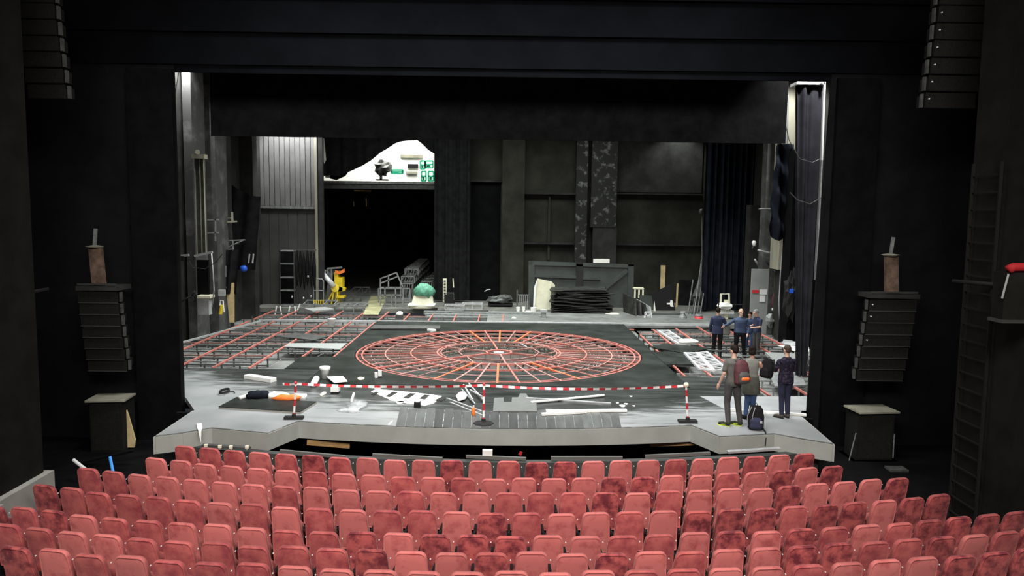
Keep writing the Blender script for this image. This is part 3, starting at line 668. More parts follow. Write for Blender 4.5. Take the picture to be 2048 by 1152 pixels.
t_ = MB().tube([G(479,796,.1), G(504,789,.1)], .05, 8); solo('tube', t_, 'white', 'white tube on the black board left of the navy clothes', 'tube', smooth=True)
t_ = MB().tube([G(589,793,.12), G(612,794,.12)], .08, 10); solo('tube', t_, 'white', 'thick white tube at the right of the orange wrapping', 'tube', smooth=True)
cb = MB(); c0 = G(449,785,.02)
for q in range(3): cb.tube([c0+Vector((.1*math.cos(a_), .22*math.sin(a_), .02+.02*q)) for a_ in [k*PI/6 for k in range(13)]], .014, 5, cap=False)
cb.tube([c0+Vector((.1,0,.02)), c0+Vector((.2,.1,.01)), c0+Vector((.28,-.05,.01))], .012, 5)
solo('cable_coil', cb, 'rubber', 'small coil of black cable on the left of the stage', 'cable')
rg = [G(393,848,.012), G(404,847,.03), G(405,855,.012), G(403,862,.02), G(397,863,.02), G(394,856,.03)]
mr_ = MB(); mr_.vprism(rg, (0,0,.012)); mr_.vprism([rg[4], rg[3], rg[3]+Vector((.0,-.03,-.14)), rg[4]+Vector((.06,-.03,-.22))], (0,-.012,0))
solo('white_rag', mr_, 'white_paper', 'white rag hanging over the front edge at the left of the apron', 'rag')
t = thing('bucket', 'tall white bucket upside down on the left of the stage', 'bucket', G(650,757)); b0 = G(650,757)
build('body', MB().lathe(b0, [(.10,0),(.12,.24),(.14,.25)], 12), 'white', t, smooth=True); build('rim', MB().lathe(b0, [(.15,.25),(.155,.33),(.13,.34)], 12), 'white', t, smooth=True)
plate([(653,753),(686,752),(695,762),(668,765)], .10, .02, 'white', 'white sheet lying beside the upturned bucket', 'sheet', 'sheet')
solo('roll', MB().tube([G(627,768,.09), G(633,757,.09)], .085, 10), 'white', 'short white roll in front of the upturned bucket', 'roll', smooth=True)
b0 = G(671,786); t = thing('box', 'small white box with black base behind the barrier tape', 'box', b0)
build('carton', MB().cbox(b0+Vector((0,0,.11)), .2,.2,.12), 'white', t); build('base', MB().cbox(b0+Vector((0,0,.025)), .19,.19,.05), 'plastic_black', t)
b0 = G(835,813); t = thing('box', 'small black box with a white lid on the white paint strokes', 'box', b0)
build('base', MB().cbox(b0+Vector((0,0,.06)), .15,.2,.12), 'plastic_black', t); build('lid', MB().blob(b0+Vector((0,0,.13)), .07,.08,.03,8,5), 'white', t)
b0 = G(755,756); t = thing('box', 'pair of small white cartons at the front left of the revolve', 'box', b0)
build('carton', MB().cbox(b0+Vector((-.04,0,.08)), .08,.1,.15,.3), 'white', t); build('carton', MB().cbox(b0+Vector((.06,.05,.13)), .1,.1,.16,.2), 'white', t)
for x,y,l in ((722,757,'left of the revolve'),(646,788,'left of the small white box')):
    solo('yellow_rag', MB().blob(G(x,y,.02), .10 if x>700 else .06,.18,.03,9,5,.3,x), 'cream', 'small yellowish rag on the stage '+l, 'rag', smooth=True)
mbf = MB().blob(G(712,812,.03), .2,.5,.05,12,6,.35,11).blob(G(700,820,.02), .28,.22,.03,10,5,.3,12)
solo('plastic_film', mbf, 'film', 'crumpled clear plastic film on the stage between the left post and the white strokes', 'plastic', smooth=True)
batten((703,805),(708,790),.05,'short white stick standing out of the clear plastic film', h=.06, m='white')
batten((858,663),(868,662),.3,'small white thing on the dark deck at the far left of the revolve', h=.08, cat='scrap', name='scrap')
# under the stage
solo('timber', MB().bar(P(615,881,16.6)+Vector((0,0,-.03)), P(700,888,16.6)+Vector((0,0,-.03)), .1,.12), 'wood', 'orange timber beam under the front left of the stage', 'timber')
solo('timber', MB().bar(P(1300,889,16.7), P(1392,886,16.7), .08,.08), 'wood', 'orange timber beam under the front right of the stage', 'timber')
for i,(x0,x1,y0,y1) in enumerate(((560,690,900,911),(745,885,908,915),(932,1052,911,915),(1102,1245,914,913),(1290,1420,911,904))):
    a, b = P(x0,y0,15.0), P(x1,y1,15.0); ly = (15.0)
    solo('pit_rail', MB().bar(a-Vector((0,0,.02)), b-Vector((0,0,.03)), .06,.06), 'rail_grey', 'grey ledge segment behind the front seats, %s from the left' % ordn(i+1), 'ledge')
mbx = MB().bar(P(330,898,15.0)-Vector((0,0,.3)), P(745,912,15.0)-Vector((0,0,.15)), .05, .3)
a = P(975,906,15.05); solo('white_carton', MB().cbox(a, .2,.1,.13), 'white_paper', 'small white carton on the ledge below the middle of the stage', 'box')
for i,(x,y) in enumerate(((412,891),(440,893),(462,894),(494,894))):
    a = P(x,y,15.3); solo('lamp_fitting', MB().cbox(a, .07,.06,.05,.2).tube([a+Vector((0,0,-.06)), a+Vector((.0,0,0))], .012, 6), 'cream', 'small pale lamp fitting under the left apron edge, %s of four' % ordn(i+1), 'lamp', 'fittings under the left apron')
solo('music_stand', MB().bar(P(405,890,15.35), P(500,896,15.35), .12,.04), 'steel_dark', 'narrow dark rail under the left apron edge carrying small lamp fittings', 'rail')
solo('under_rail', MB().bar(P(1455,904,15.35), P(1560,897,15.35), .12,.04), 'steel_light', 'pale rail under the right apron edge', 'rail')
a = P(816,914,15.1); solo('small_bracket', MB().tube([a+Vector((-.05,0,-.03)), a+Vector((.06,0,-.03)), a+Vector((.03,0,.05))], .01, 5), 'steel_light', 'tiny metal bracket on the ledge left of the middle', 'bracket')
a = P(1041,907,15.1); solo('pink_tag', MB().cbox(a, .06,.02,.08,0,0,.5), 'deep_red', 'small dark pink tag on the ledge right of the white carton', 'tag')

# ================================================================== SIDE OF THE AUDITORIUM
def line_array(name_l, px0, px1, pyt, pyb, Y, n, bracket, dots, slant=0):
    a, b = P(px0, pyt, Y), P(px1, pyb, Y); x0, x1, zt, zb = a.x, b.x, a.z, b.z
    cxx = (x0+x1)/2; root = thing('line_array_speaker', name_l, 'speaker', (cxx, Y, zb)); wd = (x1-x0); h = (zt-zb)/n
    for k in range(n):
        z1 = zt-k*h; sh = slant*k; yy = Y+.004*k*k
        q = MB(); g = .012
        q.add([(x0+sh,yy,z1-h+g),(x1+sh,yy,z1-h+g),(x1+sh-.08,yy+.5,z1-h+.06),(x0+sh+.08,yy+.5,z1-h+.06),(x0+sh,yy,z1-g),(x1+sh,yy,z1-g),(x1+sh-.08,yy+.5,z1-.03),(x0+sh+.08,yy+.5,z1-.03)],
              [(3,2,1,0),(4,5,6,7),(0,1,5,4),(1,2,6,5),(2,3,7,6),(3,0,4,7)])
        bx = build('speaker_box', q, 'speaker', root)
        build('edge_strip', MB().box(x0+sh-.01, x1+sh+.01, yy-.012, yy+.02, z1-h-.008, z1-h+.010), 'speaker_edge' if bracket else 'black_paint', bx)
        if k in dots: build('rigging_pin', MB().tube([(x0+sh+.05, yy-.03, z1-h*.45), (x0+sh+.05, yy+.01, z1-h*.45)], .014, 8), 'white', bx)
    for s1 in (x0-.05, x1+.01):
        q = MB()
        for k in range(n): q.box(s1+slant*k, s1+.04+slant*k, Y+.08+.004*k*k, Y+.16+.004*k*k, zt-(k+.92)*h, zt-(k+.1)*h)
        build('rigging_rail', q, 'steel_dark', root)
    if bracket:
        build('fly_frame', MB().box(x0-.03, x1+.05, Y-.06, Y+.55, zt+.02, zt+.12), 'wall_dark_grey', root)
        build('fly_bar', MB().bar((x0, Y-.03, zt+.16), (x1, Y-.03, zt+.16), .05,.04), 'speaker_edge', root)
        q = cxx+.04
        build('hoist_column', MB().bar((q-.05, Y+.1, zt+.15), (q-.1, Y+.1, zt+.98), .28,.12), 'wood_brown', root, 'brown wooden hanger board')
        build('hoist_plate', MB().lathe((q-.12, Y+.1, zt+.99), [(.16,0),(.2,.03),(.08,.05)], 10), 'duct', root)
        build('hoist_rod', MB().bar((q-.12, Y+.1, zt+1.03), (q-.08, Y+.1, zt+1.42), .06), 'steel', root)
    return root
mm('wood_brown', (.12,.075,.05), .7, var=.5, scale=5)
line_array('black line array of stacked speaker boxes hung beside the left of the stage', 157, 240, 582, 745, 17.4, 7, True, (), .012)
line_array('black line array with small white dots hung beside the right of the stage', 1741, 1822, 598, 765, 17.4, 7, True, (0,1,3), -.022)
line_array('large dark line array at the top left corner of the picture', 25, 112, -60, 195, 15, 8, False, (), .008)
line_array('large dark line array with white dots at the top right corner of the picture', 1886, 1968, -60, 215, 15, 8, False, (2,3,4,5,6,7), -.008)
for nm, (x0,x1,yt,yb) in (('left',(178,247,803,905)),('right',(1716,1784,826,922))):
    a, b = P(x0,yt,17.3), P(x1,yb,17.3); root = thing('subwoofer', 'black speaker cabinet standing below the %s line array' % nm, 'speaker', ((a.x+b.x)/2, 17.3, b.z))
    build('cabinet', MB().box(a.x,b.x,17.3,17.9,b.z,a.z), 'speaker', root)
    build('grille', MB().box(a.x+.04,b.x-.04,17.28,17.3,b.z+.05,a.z-.05), 'speaker', root)
    build('top_board', MB().cbox(((a.x+b.x)/2-.0,17.55,a.z+.03), (b.x-a.x)+.12,.7,.04, .1), 'duct', root, 'pale worn top board')
    build('plinth', MB().box(a.x-.1,b.x+.1,17.2,18.0,-1,b.z), 'black_paint', root)
a = P(252,870,17.3)
mbx = MB().vprism([P(248,808,17.5),P(256,830,17.5),P(270,880,17.5),P(268,895,17.5),P(249,895,17.5)], (0,.05,0)); solo('wooden_brace', mbx, 'wood_pale', 'pale curved plywood brace beside the left speaker cabinet', 'wood')
for (x0,y0,x1,y1,l) in ((1712,866,1698,922,'left'),(1789,868,1786,916,'right')):
    solo('stand_leg', MB().tube([P(x0,y0,17.25),P(x1,y1,17.25)], .014, 6), 'steel', 'thin grey strut at the %s of the right speaker cabinet' % l, 'strut')
solo('floor_plate', MB().cbox(P(1793,938,16.6), .4,.3,.05), 'steel_dark', 'dark metal plate on the floor right of the right speaker cabinet', 'plate')
solo('ledge_board', MB().bar(P(160,925,16.4), P(270,900,16.4), .2,.04), 'black_paint', 'black board edge in front of the left speaker cabinet', 'board')
solo('white_pole', MB().tube([P(147,920,15.3),P(175,942,15.1)], .035, 8), 'white', 'short white pole sticking up behind the left seats', 'pole')
solo('blue_pole', MB().tube([P(220,914,15.3),P(226,944,15.1)], .03, 8), 'light_blue', 'short bright blue pole sticking up behind the left seats', 'pole')
for (x0,y0,x1,y1,l) in ((-20,541,50,536,'upper'),(-20,598,96,578,'lower')):
    solo('wall_pipe', MB().tube([P(x0,y0,12.6),P(x1,y1,13.6)], .03, 8), 'plastic_black', 'black pipe reaching out from the left side wall, %s of two' % l, 'pipe', smooth=True)
# ladder on the right wall
ld = thing('wall_ladder', 'tall dark ladder with many rungs on the right side wall', 'ladder', (8.3, 12.9, -1))
xw = 8.44; ya, yb = 13.55, 12.78
for y in (ya, yb): build('stile', MB().box(xw-.05, xw, y-.015, y+.015, -.9, 5.6), 'speaker', ld)
for k in range(22):
    z = -.7+k*.29; build('rung', MB().box(xw-.04, xw-.01, yb, ya, z-.012, z+.012), 'speaker', ld)
    
for (x0,y0,x1,y1,l) in ((1905,562,2060,575,'upper'),(1975,620,2040,640,'lower')):
    solo('wall_pipe', MB().tube([P(x0,y0,13.2),P(x1,y1,12.2)], .035, 8), 'plastic_black', 'black pipe crossing the right side wall, %s of two' % l, 'pipe', smooth=True)
t = thing('balcony_end', 'dark balcony front corner with red padded rail at the right edge', 'balcony', P(2040,640,11.6))
a, b = P(2012,545,11.6), P(2075,640,11.6); build('front_panel', MB().box(a.x,b.x+1,11.6,11.9,b.z,a.z), 'aud_wall', t)
build('padded_rail', MB().tube([a+Vector((.03,.0,.04)), a+Vector((.1,0,.08)), a+Vector((1.2,0,.10))], .07, 10), 'deep_red', t, 'red padded rail', smooth=True)
build('bottom_trim', MB().box(a.x-.04,b.x+1,11.55,11.9,b.z-.05,b.z), 'speaker_edge', t)
solo('white_stick', MB().tube([P(2017,548,11.55),P(2004,597,11.55)], .016, 6), 'steel_light', 'pale slanting stick left of the red padded rail', 'stick')

# ================================================================== PEOPLE
def remesh(name, mb, m, parent, vox=.01, label=None, smooth=3):
    me = bpy.data.meshes.new(name); me.from_pydata(mb.v, [], mb.f); me.materials.append(M[m] if isinstance(m, str) else m)
    bm = bmesh.new(); bm.from_mesh(me); bmesh.ops.recalc_face_normals(bm, faces=bm.faces); bm.to_mesh(me); bm.free()
    o = bpy.data.objects.new(name, me); C.objects.link(o)
    r = o.modifiers.new('r', 'REMESH'); r.mode = 'VOXEL'; r.voxel_size = vox
    s = o.modifiers.new('s', 'SMOOTH'); s.iterations = smooth; s.factor = .6
    dg = bpy.context.evaluated_depsgraph_get(); m2 = bpy.data.meshes.new_from_object(o.evaluated_get(dg))
    o.modifiers.clear(); o.data = m2; m2.name = name
    if not m2.materials: m2.materials.append(M[m])
    m2.polygons.foreach_set('use_smooth', [True]*len(m2.polygons)); o.parent = parent
    if label: o['label'] = label
    return o
def limb(mb, pts, rs, n=12, flat=1, fx=None):
    """tapered closed tube through joints with round ends and rounded bends"""
    P_ = [Vector(p) for p in pts]; Q, Rr = [], []
    for i in range(len(P_)-1):
        for k in range(5):
            t = k/5; Q.append(P_[i].lerp(P_[i+1], t)); Rr.append(rs[i]+(rs[i+1]-rs[i])*(t*t*(3-2*t)))
    Q.append(P_[-1]); Rr.append(rs[-1])
    rings = []
    d0 = (Q[1]-Q[0]).normalized(); d1 = (Q[-1]-Q[-2]).normalized()
    Q = [Q[0]-d0*rs[0]*.9, Q[0]-d0*rs[0]*.5]+Q+[Q[-1]+d1*rs[-1]*.5, Q[-1]+d1*rs[-1]*.9]; Rr = [rs[0]*.4, rs[0]*.85]+Rr+[rs[-1]*.85, rs[-1]*.4]
    vs = []
    for i, q in enumerate(Q):
        d = (Q[min(i+1,len(Q)-1)]-Q[max(i-1,0)]).normalized(); a = Vector((1,0,0)); a = (a-d*a.dot(d))
        a = a.normalized() if a.length > .2 else (Vector((0,1,0))-d*d.y).normalized(); b = d.cross(a)
        for t in range(n): vs.append(q+Rr[i]*(a*math.cos(2*PI*t/n)+flat*b*math.sin(2*PI*t/n)))
    N2 = len(Q); fs = [(i*n+t, i*n+(t+1)%n, (i+1)*n+(t+1)%n, (i+1)*n+t) for i in range(N2-1) for t in range(n)]
    mb.add(vs, fs+[tuple(range(n-1,-1,-1)), tuple(range((N2-1)*n, N2*n))])
def torso(mb, secs, n=20):
    """secs: (cx, cy, z, rx, ry)"""
    vs = []
    for cx_, cy_, z, rx, ry in secs:
        for t in range(n):
            a = 2*PI*t/n; vs.append(Vector((cx_+rx*math.copysign(abs(math.cos(a))**.85, math.cos(a)), cy_+ry*math.copysign(abs(math.sin(a))**.85, math.sin(a)), z)))
    N2 = len(secs); fs = [(i*n+t, i*n+(t+1)%n, (i+1)*n+(t+1)%n, (i+1)*n+t) for i in range(N2-1) for t in range(n)]
    mb.add(vs, fs+[tuple(range(n-1,-1,-1)), tuple(range((N2-1)*n, N2*n))])
def hand(mb, w_, d, side, curl=.5, thumb=Vector((0,1,0))):
    """palm and five fingers from wrist w_ along d; side = palm normal"""
    d = Vector(d).normalized(); side = (Vector(side)-d*Vector(side).dot(d)).normalized(); ac = d.cross(side)
    if ac.dot(thumb) < 0: ac = -ac
    w_ = Vector(w_); limb(mb, [w_, w_+d*.045, w_+d*.085], [.026,.034,.032], 8, 1)
    for k, L_ in enumerate((.068,.078,.072,.055)):
        b = w_+d*.088+ac*(.030-.020*k); p1 = b+d*L_*.5; p2 = p1+(d*math.cos(curl)+side*math.sin(curl))*L_*.55
        limb(mb, [b-d*.03, p1, p2], [.0105,.0098,.008], 6)
    b = w_+d*.03+ac*.025; p1 = b+(d*.6+ac*.75).normalized()*.04; p2 = p1+(d+ac*.15+side*.3).normalized()*.035
    limb(mb, [b, p1, p2], [.014,.012,.010], 6)
def person(label, loc, rz, h, J, cols, hair='short', sleeves='short', build_='m', head=(0,0,0), extra=None):
    """figure facing +Y in its own frame"""
    k = h/1.75; root = thing('person', label, 'person', loc, 'people on the stage', rz)
    D = dict(hipL=(-.095,0,.92), hipR=(.095,0,.92), kneeL=(-.10,.02,.50), kneeR=(.10,.02,.50), ankL=(-.11,-.01,.085), ankR=(.11,-.01,.085), toeL=(-.13,.16,.03), toeR=(.13,.16,.03),
             pel=(0,0,.97), wai=(0,0,1.10), che=(0,0,1.30), nec=(0,-.01,1.48), hed=(0,.015,1.635),
             shL=(-.185,-.01,1.415), shR=(.185,-.01,1.415), elL=(-.235,-.03,1.13), elR=(.235,-.03,1.13), wrL=(-.24,.05,.89), wrR=(.24,.05,.89))
    D.update(J); D = {a: Vector(b)*k for a, b in D.items()}
    fat = {'m':1, 'f':.9, 'fat':1.25}[build_]; sw = {'m':1, 'f':.9, 'fat':1.12}[build_]
    def mix(a, b, t): return D[a].lerp(D[b], t)
    bd_ = MB(); sk = cols['skin']
    secs = [(D['pel'], .15, .105, -.09), (D['pel'], .165*fat, .115*fat, 0), (D['wai'], .145*fat, .10*fat, 0), (D['che'], .17*sw, .115*fat, 0), (D['che'], .185*sw, .11*sw, .08), (D['nec'], .11, .075, -.035), (D['nec'], .058, .058, .0)]
    def tor(mbx, e): torso(mbx, [(p.x, p.y, p.z+dz*k, (rx+e)*k, (ry+e)*k) for p, rx, ry, dz in secs])
    tor(bd_, -.012)
    limb(bd_, [D['nec']-Vector((0,0,.05)), D['nec']+(D['hed']-D['nec'])*.55], [.058*k,.052*k])
    for s_ in 'LR':
        limb(bd_, [D['hip'+s_], D['knee'+s_], D['ank'+s_]], [.078*k*fat**.5,.052*k,.036*k]); limb(bd_, [D['ank'+s_], D['toe'+s_]], [.04*k,.028*k])
        limb(bd_, [D['sh'+s_]*.96, D['el'+s_], D['wr'+s_]], [.050*k,.038*k,.027*k])
        dd = (D['wr'+s_]-D['el'+s_]).normalized(); hand(bd_, D['wr'+s_]+dd*.01, dd, (1 if s_ == 'L' else -1, 0, 0), .5)
    # head: skull, jaw, nose, lips, ears
    Rh = Matrix.Rotation(head[2], 3, 'Z') @ Matrix.Rotation(head[0], 3, 'X') @ Matrix.Rotation(head[1], 3, 'Y')
    hc = D['hed']; hm = MB(); hm.blob((0,-.01,.02), .076,.095,.10, 16, 12); hm.blob((0,.02,-.045), .058,.068,.075, 14, 10)
    hm.tube([(0,.085,.02),(0,.108,-.018)], .010, 8, .016); hm.blob((0,.084,-.055), .024,.012,.010, 10, 6); hm.blob((0,.075,-.095), .022,.02,.018, 8, 6)
    for s1 in (-1, 1):
        hm.blob((s1*.078,-.005,-.01), .010,.020,.032, 8, 6); hm.blob((s1*.032,.078,.035), .022,.012,.008, 8, 5)
    bd_.add([hc+Rh@(v*k) for v in hm.v], hm.f)
    remesh('body', bd_, sk, root, .0095, smooth=2)
    ey = MB()
    for s1 in (-1, 1): ey.add([hc+Rh@(v*k) for v in MB().blob((s1*.03,.083,.018), .012,.007,.007, 8, 6).v], MB().blob((0,0,0),1,1,1,8,6).f)
    o = build('eyes', ey, 'plastic_black', None); C.objects[o.name].parent = root; o.data.transform(Matrix.Translation(o.location)); o.location = (0,0,0)
    # clothes
    tr = MB()
    torso(tr, [(D['pel'].x, D['pel'].y, D['pel'].z+dz*k, rx*k*fat, ry*k*fat) for dz, rx, ry in ((-.10,.155,.115),(-.03,.172,.122),(.05,.158,.112),(.075,.152,.108))])
    lt = cols.get('leg', 1)
    for s_ in 'LR': limb(tr, [D['hip'+s_], mix('hip'+s_,'knee'+s_,.5), D['knee'+s_], mix('knee'+s_,'ank'+s_,.55), D['ank'+s_]+Vector((0,0,.015))], [.098*k*fat**.5*lt,.086*k*lt,.069*k*lt,.062*k*lt,.054*k*lt])
    remesh('trousers', tr, cols['trousers'], root, .011)
    sh = MB(); tor(sh, .012)
    if cols.get('long'): torso(sh, [(D['pel'].x, D['pel'].y, D['pel'].z+dz*k, rx*k*fat, ry*k*fat) for dz, rx, ry in ((-.13,.19,.135),(.05,.185,.13),(.14,.17,.12))])
    end = .62 if sleeves == 'short' else 1
    for s_ in 'LR':
        if sleeves == 'short': limb(sh, [D['sh'+s_]*.97, mix('sh'+s_,'el'+s_,.72)], [.064*k,.056*k])
        elif sleeves == 'long': limb(sh, [D['sh'+s_]*.97, D['el'+s_], mix('el'+s_,'wr'+s_,.93)], [.066*k,.054*k,.042*k])
    remesh('shirt', sh, cols['shirt'], root, .010)
    for s_ in 'LR':
        so = MB(); an = D['ank'+s_]; to = D['toe'+s_]; limb(so, [an+Vector((0,-.02,-.02))*k, an.lerp(to,.5)+Vector((0,0,-.01))*k, to+Vector((0,0,.004))], [.05*k,.046*k,.038*k]); 
        for i, v in enumerate(so.v): so.v[i] = Vector((v.x, v.y, max(v.z, .012)))
        shoe = remesh('shoe', so, cols['shoe'], root, .009, smooth=2)
        sl = MB(); d = (to-an); d.z = 0; L_ = d.length+.10*k; d.normalize(); sdv = Vector((d.y,-d.x,0)); c0 = an.lerp(to,.5); c0.z = 0
        sl.prism([tuple((c0+d*L_*.5*a+sdv*.047*k*b)[:2]) for a, b in ((-1,-.5),(-.8,-.9),(0,-.8),(.6,-1),(.95,-.6),(1.02,0),(.95,.6),(.6,1),(0,.8),(-.8,.9),(-1,.5))], 0, .014)
        q = bpy.data.objects.new('sole', sl.mesh('sole', Vector((0,0,0)), M[cols.get('sole','rubber')], False, True)); C.objects.link(q); q.parent = shoe
        if cols.get('flash'):
            fl_ = MB(); sd = Vector((1,0,0)) if s_ == 'R' else Vector((-1,0,0))
            for s1 in (-1,1): fl_.bar(c0+sdv*.047*k*s1-d*.05+Vector((0,0,.045)), c0+sdv*.05*k*s1+d*.04+Vector((0,0,.028)), .012,.014); fl_.bar(c0+sdv*.047*k*s1-d*.05+Vector((0,0,.045)), c0+sdv*.048*k*s1-d*.09+Vector((0,0,.06)), .012,.01)
            q = bpy.data.objects.new('flash', fl_.mesh('flash', Vector((0,0,0)), M[cols['flash']])); C.objects.link(q); q.parent = shoe
    # hair: cap on the back and top of the skull
    hr = MB()
    def hadd(c, a, b, c_, n=14, m=10, j=.03, sd=1):
        q = MB().blob(c, a, b, c_, n, m, j, sd); hr.add([hc+Rh@(v*k) for v in q.v], q.f)
    if hair == 'short': hadd((0,-.022,.042), .083,.097,.088); hadd((0,-.045,.0), .078,.065,.07)
    if hair == 'bun': hadd((0,-.025,.04), .09,.10,.095,sd=2); hadd((0,-.055,-.01), .088,.07,.085,sd=3); hadd((.0,-.08,.08), .06,.055,.055,sd=5,j=.08)
    if hair == 'bald': hadd((0,-.055,-.015), .074,.05,.04)
    remesh('hair', hr, cols['hair'], root, .009, smooth=1)
    return root, D
mm('tee_grey', (.10,.095,.085), .85, var=.15, scale=8); mm('trousers_charcoal', (.055,.052,.052), .85, var=.15, scale=8)
mm('jeans', (.03,.06,.14), .85, var=.5, scale=3); mm('jeans_dark', (.016,.018,.045), .85, var=.3, scale=4)
mm('top_greyish', (.20,.20,.17), .85, var=.1, scale=9); mm('khaki', (.065,.065,.05), .85, var=.2, scale=9)
mm('pattern_shirt', (.016,.015,.028), .85, col2=(.06,.045,.065), scale=16, lo=.38, hi=.5)
mm('navy', (.016,.022,.06), .85, var=.2, scale=5); mm('blue_jumper', (.035,.055,.11), .85, var=.2, scale=5); mm('near_black', (.014,.013,.014), .85)
mm('hair_dark', (.02,.015,.012), .7, var=.3, scale=30); mm('hair_brown', (.05,.028,.018), .7, var=.3, scale=30); mm('hair_grey', (.2,.2,.2), .7, var=.3, scale=30)
mm('brown_shoe', (.06,.05,.04), .7); mm('shoe_dark', (.03,.035,.025), .6); mm('neon', (.6,.75,.05), .5)
mm('pack_maroon', (.10,.028,.035), .7, var=.3, scale=9); mm('pack_grey', (.07,.065,.06), .7); mm('pack_green', (.03,.045,.03), .7)
# 1: man with the red backpack, leaning a little, facing upstage left
m1, D1 = person('person in grey t-shirt and charcoal trousers with maroon and orange backpack', G(1463,851), math.radians(14), 1.80,
    dict(hipL=(-.10,0,.93), hipR=(.08,.0,.93), kneeL=(-.11,.03,.50), kneeR=(.13,.0,.50), ankL=(-.10,-.03,.085), ankR=(.17,-.05,.085), toeL=(-.22,.12,.03), toeR=(.07,.10,.03), che=(.015,.03,1.30), nec=(.03,.05,1.47), hed=(.04,.09,1.62), shL=(-.16,.04,1.41), shR=(.21,.03,1.41),
         elL=(-.23,.0,1.15), wrL=(-.27,.10,.92), elR=(.25,.10,1.15), wrR=(.12,.26,1.10)),
    dict(skin='skin_pale', trousers='trousers_charcoal', shirt='tee_grey', shoe='shoe_dark', sole='neon', flash='neon', hair='hair_dark'), head=(-.25,0,.35))
def backpack(label, root_loc, rz, sc, mats, pocket=True, hang=True, lean=0, cat='backpack'):
    t = thing('backpack', label, cat, root_loc, None, rz); t.rotation_euler.x = lean; o = Vector((0,0,0))
    def add(nm, mbb, m, par=t, vox=.012):
        return remesh(nm, mbb, m, par, vox, smooth=4)
    b = MB(); torso(b, [(0,0,.0,.12*sc,.07*sc),(0,0,.03*sc,.15*sc,.095*sc),(0,0,.25*sc,.155*sc,.10*sc),(0,.01,.4*sc,.13*sc,.08*sc),(0,.02,.47*sc,.07*sc,.05*sc)]); add('main_bag', b, mats[0])
    if pocket:
        b = MB(); torso(b, [(0,-.085*sc,.02*sc,.10*sc,.04*sc),(0,-.10*sc,.06*sc,.125*sc,.06*sc),(0,-.10*sc,.19*sc,.12*sc,.055*sc),(0,-.085*sc,.25*sc,.07*sc,.03*sc)]); pk = add('front_pocket', b, mats[1])
        if len(mats) > 2: 
            b = MB(); torso(b, [(0,-.125*sc,.08*sc,.085*sc,.04*sc),(0,-.13*sc,.11*sc,.10*sc,.045*sc),(0,-.125*sc,.15*sc,.085*sc,.04*sc)]); add('pocket_band', b, mats[2])
    for s1 in (-1,1):
        b = MB(); b.tube([(s1*.07*sc,.07*sc,.42*sc),(s1*.08*sc,.13*sc,.45*sc),(s1*.09*sc,.15*sc,.3*sc),(s1*.10*sc,.10*sc,.08*sc)], .016, 6)
        q = bpy.data.objects.new('strap', b.mesh('strap', Vector((0,0,0)), M['rubber'])); C.objects.link(q); q.parent = t
    b = MB().tube([(-.03*sc,.03,.46*sc),(0,.04,.52*sc),(.03*sc,.03,.46*sc)], .009, 6); q = bpy.data.objects.new('handle', b.mesh('handle', Vector((0,0,0)), M['rubber'])); C.objects.link(q); q.parent = t
    return t
l1 = Vector(m1.location)
Rz = Matrix.Rotation(math.radians(14), 3, 'Z')
backpack('maroon and grey backpack with an orange band, worn by the person in grey t-shirt', l1+Rz@Vector((.09,-.19,.98)), math.radians(14), 1.12, ('pack_maroon','pack_grey','orange'), lean=-.06)
# 2: woman beside him
m2, D2 = person('person with dark hair bun, grey top, khaki jacket round the waist and jeans', G(1499,838), math.radians(-12), 1.68,
    dict(elR=(.26,.03,1.2), wrR=(.20,.2,1.25), kneeL=(-.06,.04,.5), ankL=(-.10,-.04,.085), toeL=(-.2,.1,.03), kneeR=(.07,.0,.5), ankR=(.06,.1,.085), toeR=(.0,.25,.03)),
    dict(skin='skin', trousers='jeans', shirt='top_greyish', shoe='near_black', hair='hair_dark'), hair='bun', sleeves='none', build_='f', head=(-.1,0,-.2))
jk = MB(); k2 = 1.66/1.75
for (a0_, a1_) in ((0, 1),):
    torso(jk, [(0,-.0,.62*k2,.20,.14),(0,-.0,.70*k2,.20,.15),(0,0,.9*k2,.19,.145),(0,0,1.03*k2,.165,.125),(0,0,1.07*k2,.155,.115)])
jk.tube([(-.05,.12,1.02*k2),(0,.16,1.0*k2),(.05,.13,1.02*k2),(.03,.17,.85*k2)], .02, 6)
remesh('waist_jacket', jk, 'khaki', m2, .012, 'khaki jacket tied round the waist')
backpack('black bag hanging behind the right shoulder of the person with the hair bun', Vector(m2.location)+Vector((.31,-.08,.98)), math.radians(-50), .95, ('near_black','near_black'), lean=-.1)
# 3: person in patterned shirt
m3, D3 = person('person in dark patterned shirt and navy trousers standing alone at the right', G(1568,836), math.radians(10), 1.70,
    dict(elL=(-.26,.05,1.15), wrL=(-.14,.23,1.12), elR=(.26,.05,1.15), wrR=(.12,.25,1.10), kneeL=(-.075,.02,.5), kneeR=(.075,.02,.5), ankL=(-.075,-.01,.085), ankR=(.085,.0,.085), toeL=(-.16,.13,.03), toeR=(.05,.17,.03)),
    dict(skin='skin_pale', trousers='jeans_dark', shirt='pattern_shirt', shoe='brown_shoe', hair='hair_brown', long=True), sleeves='long', head=(-.1,0,.2))
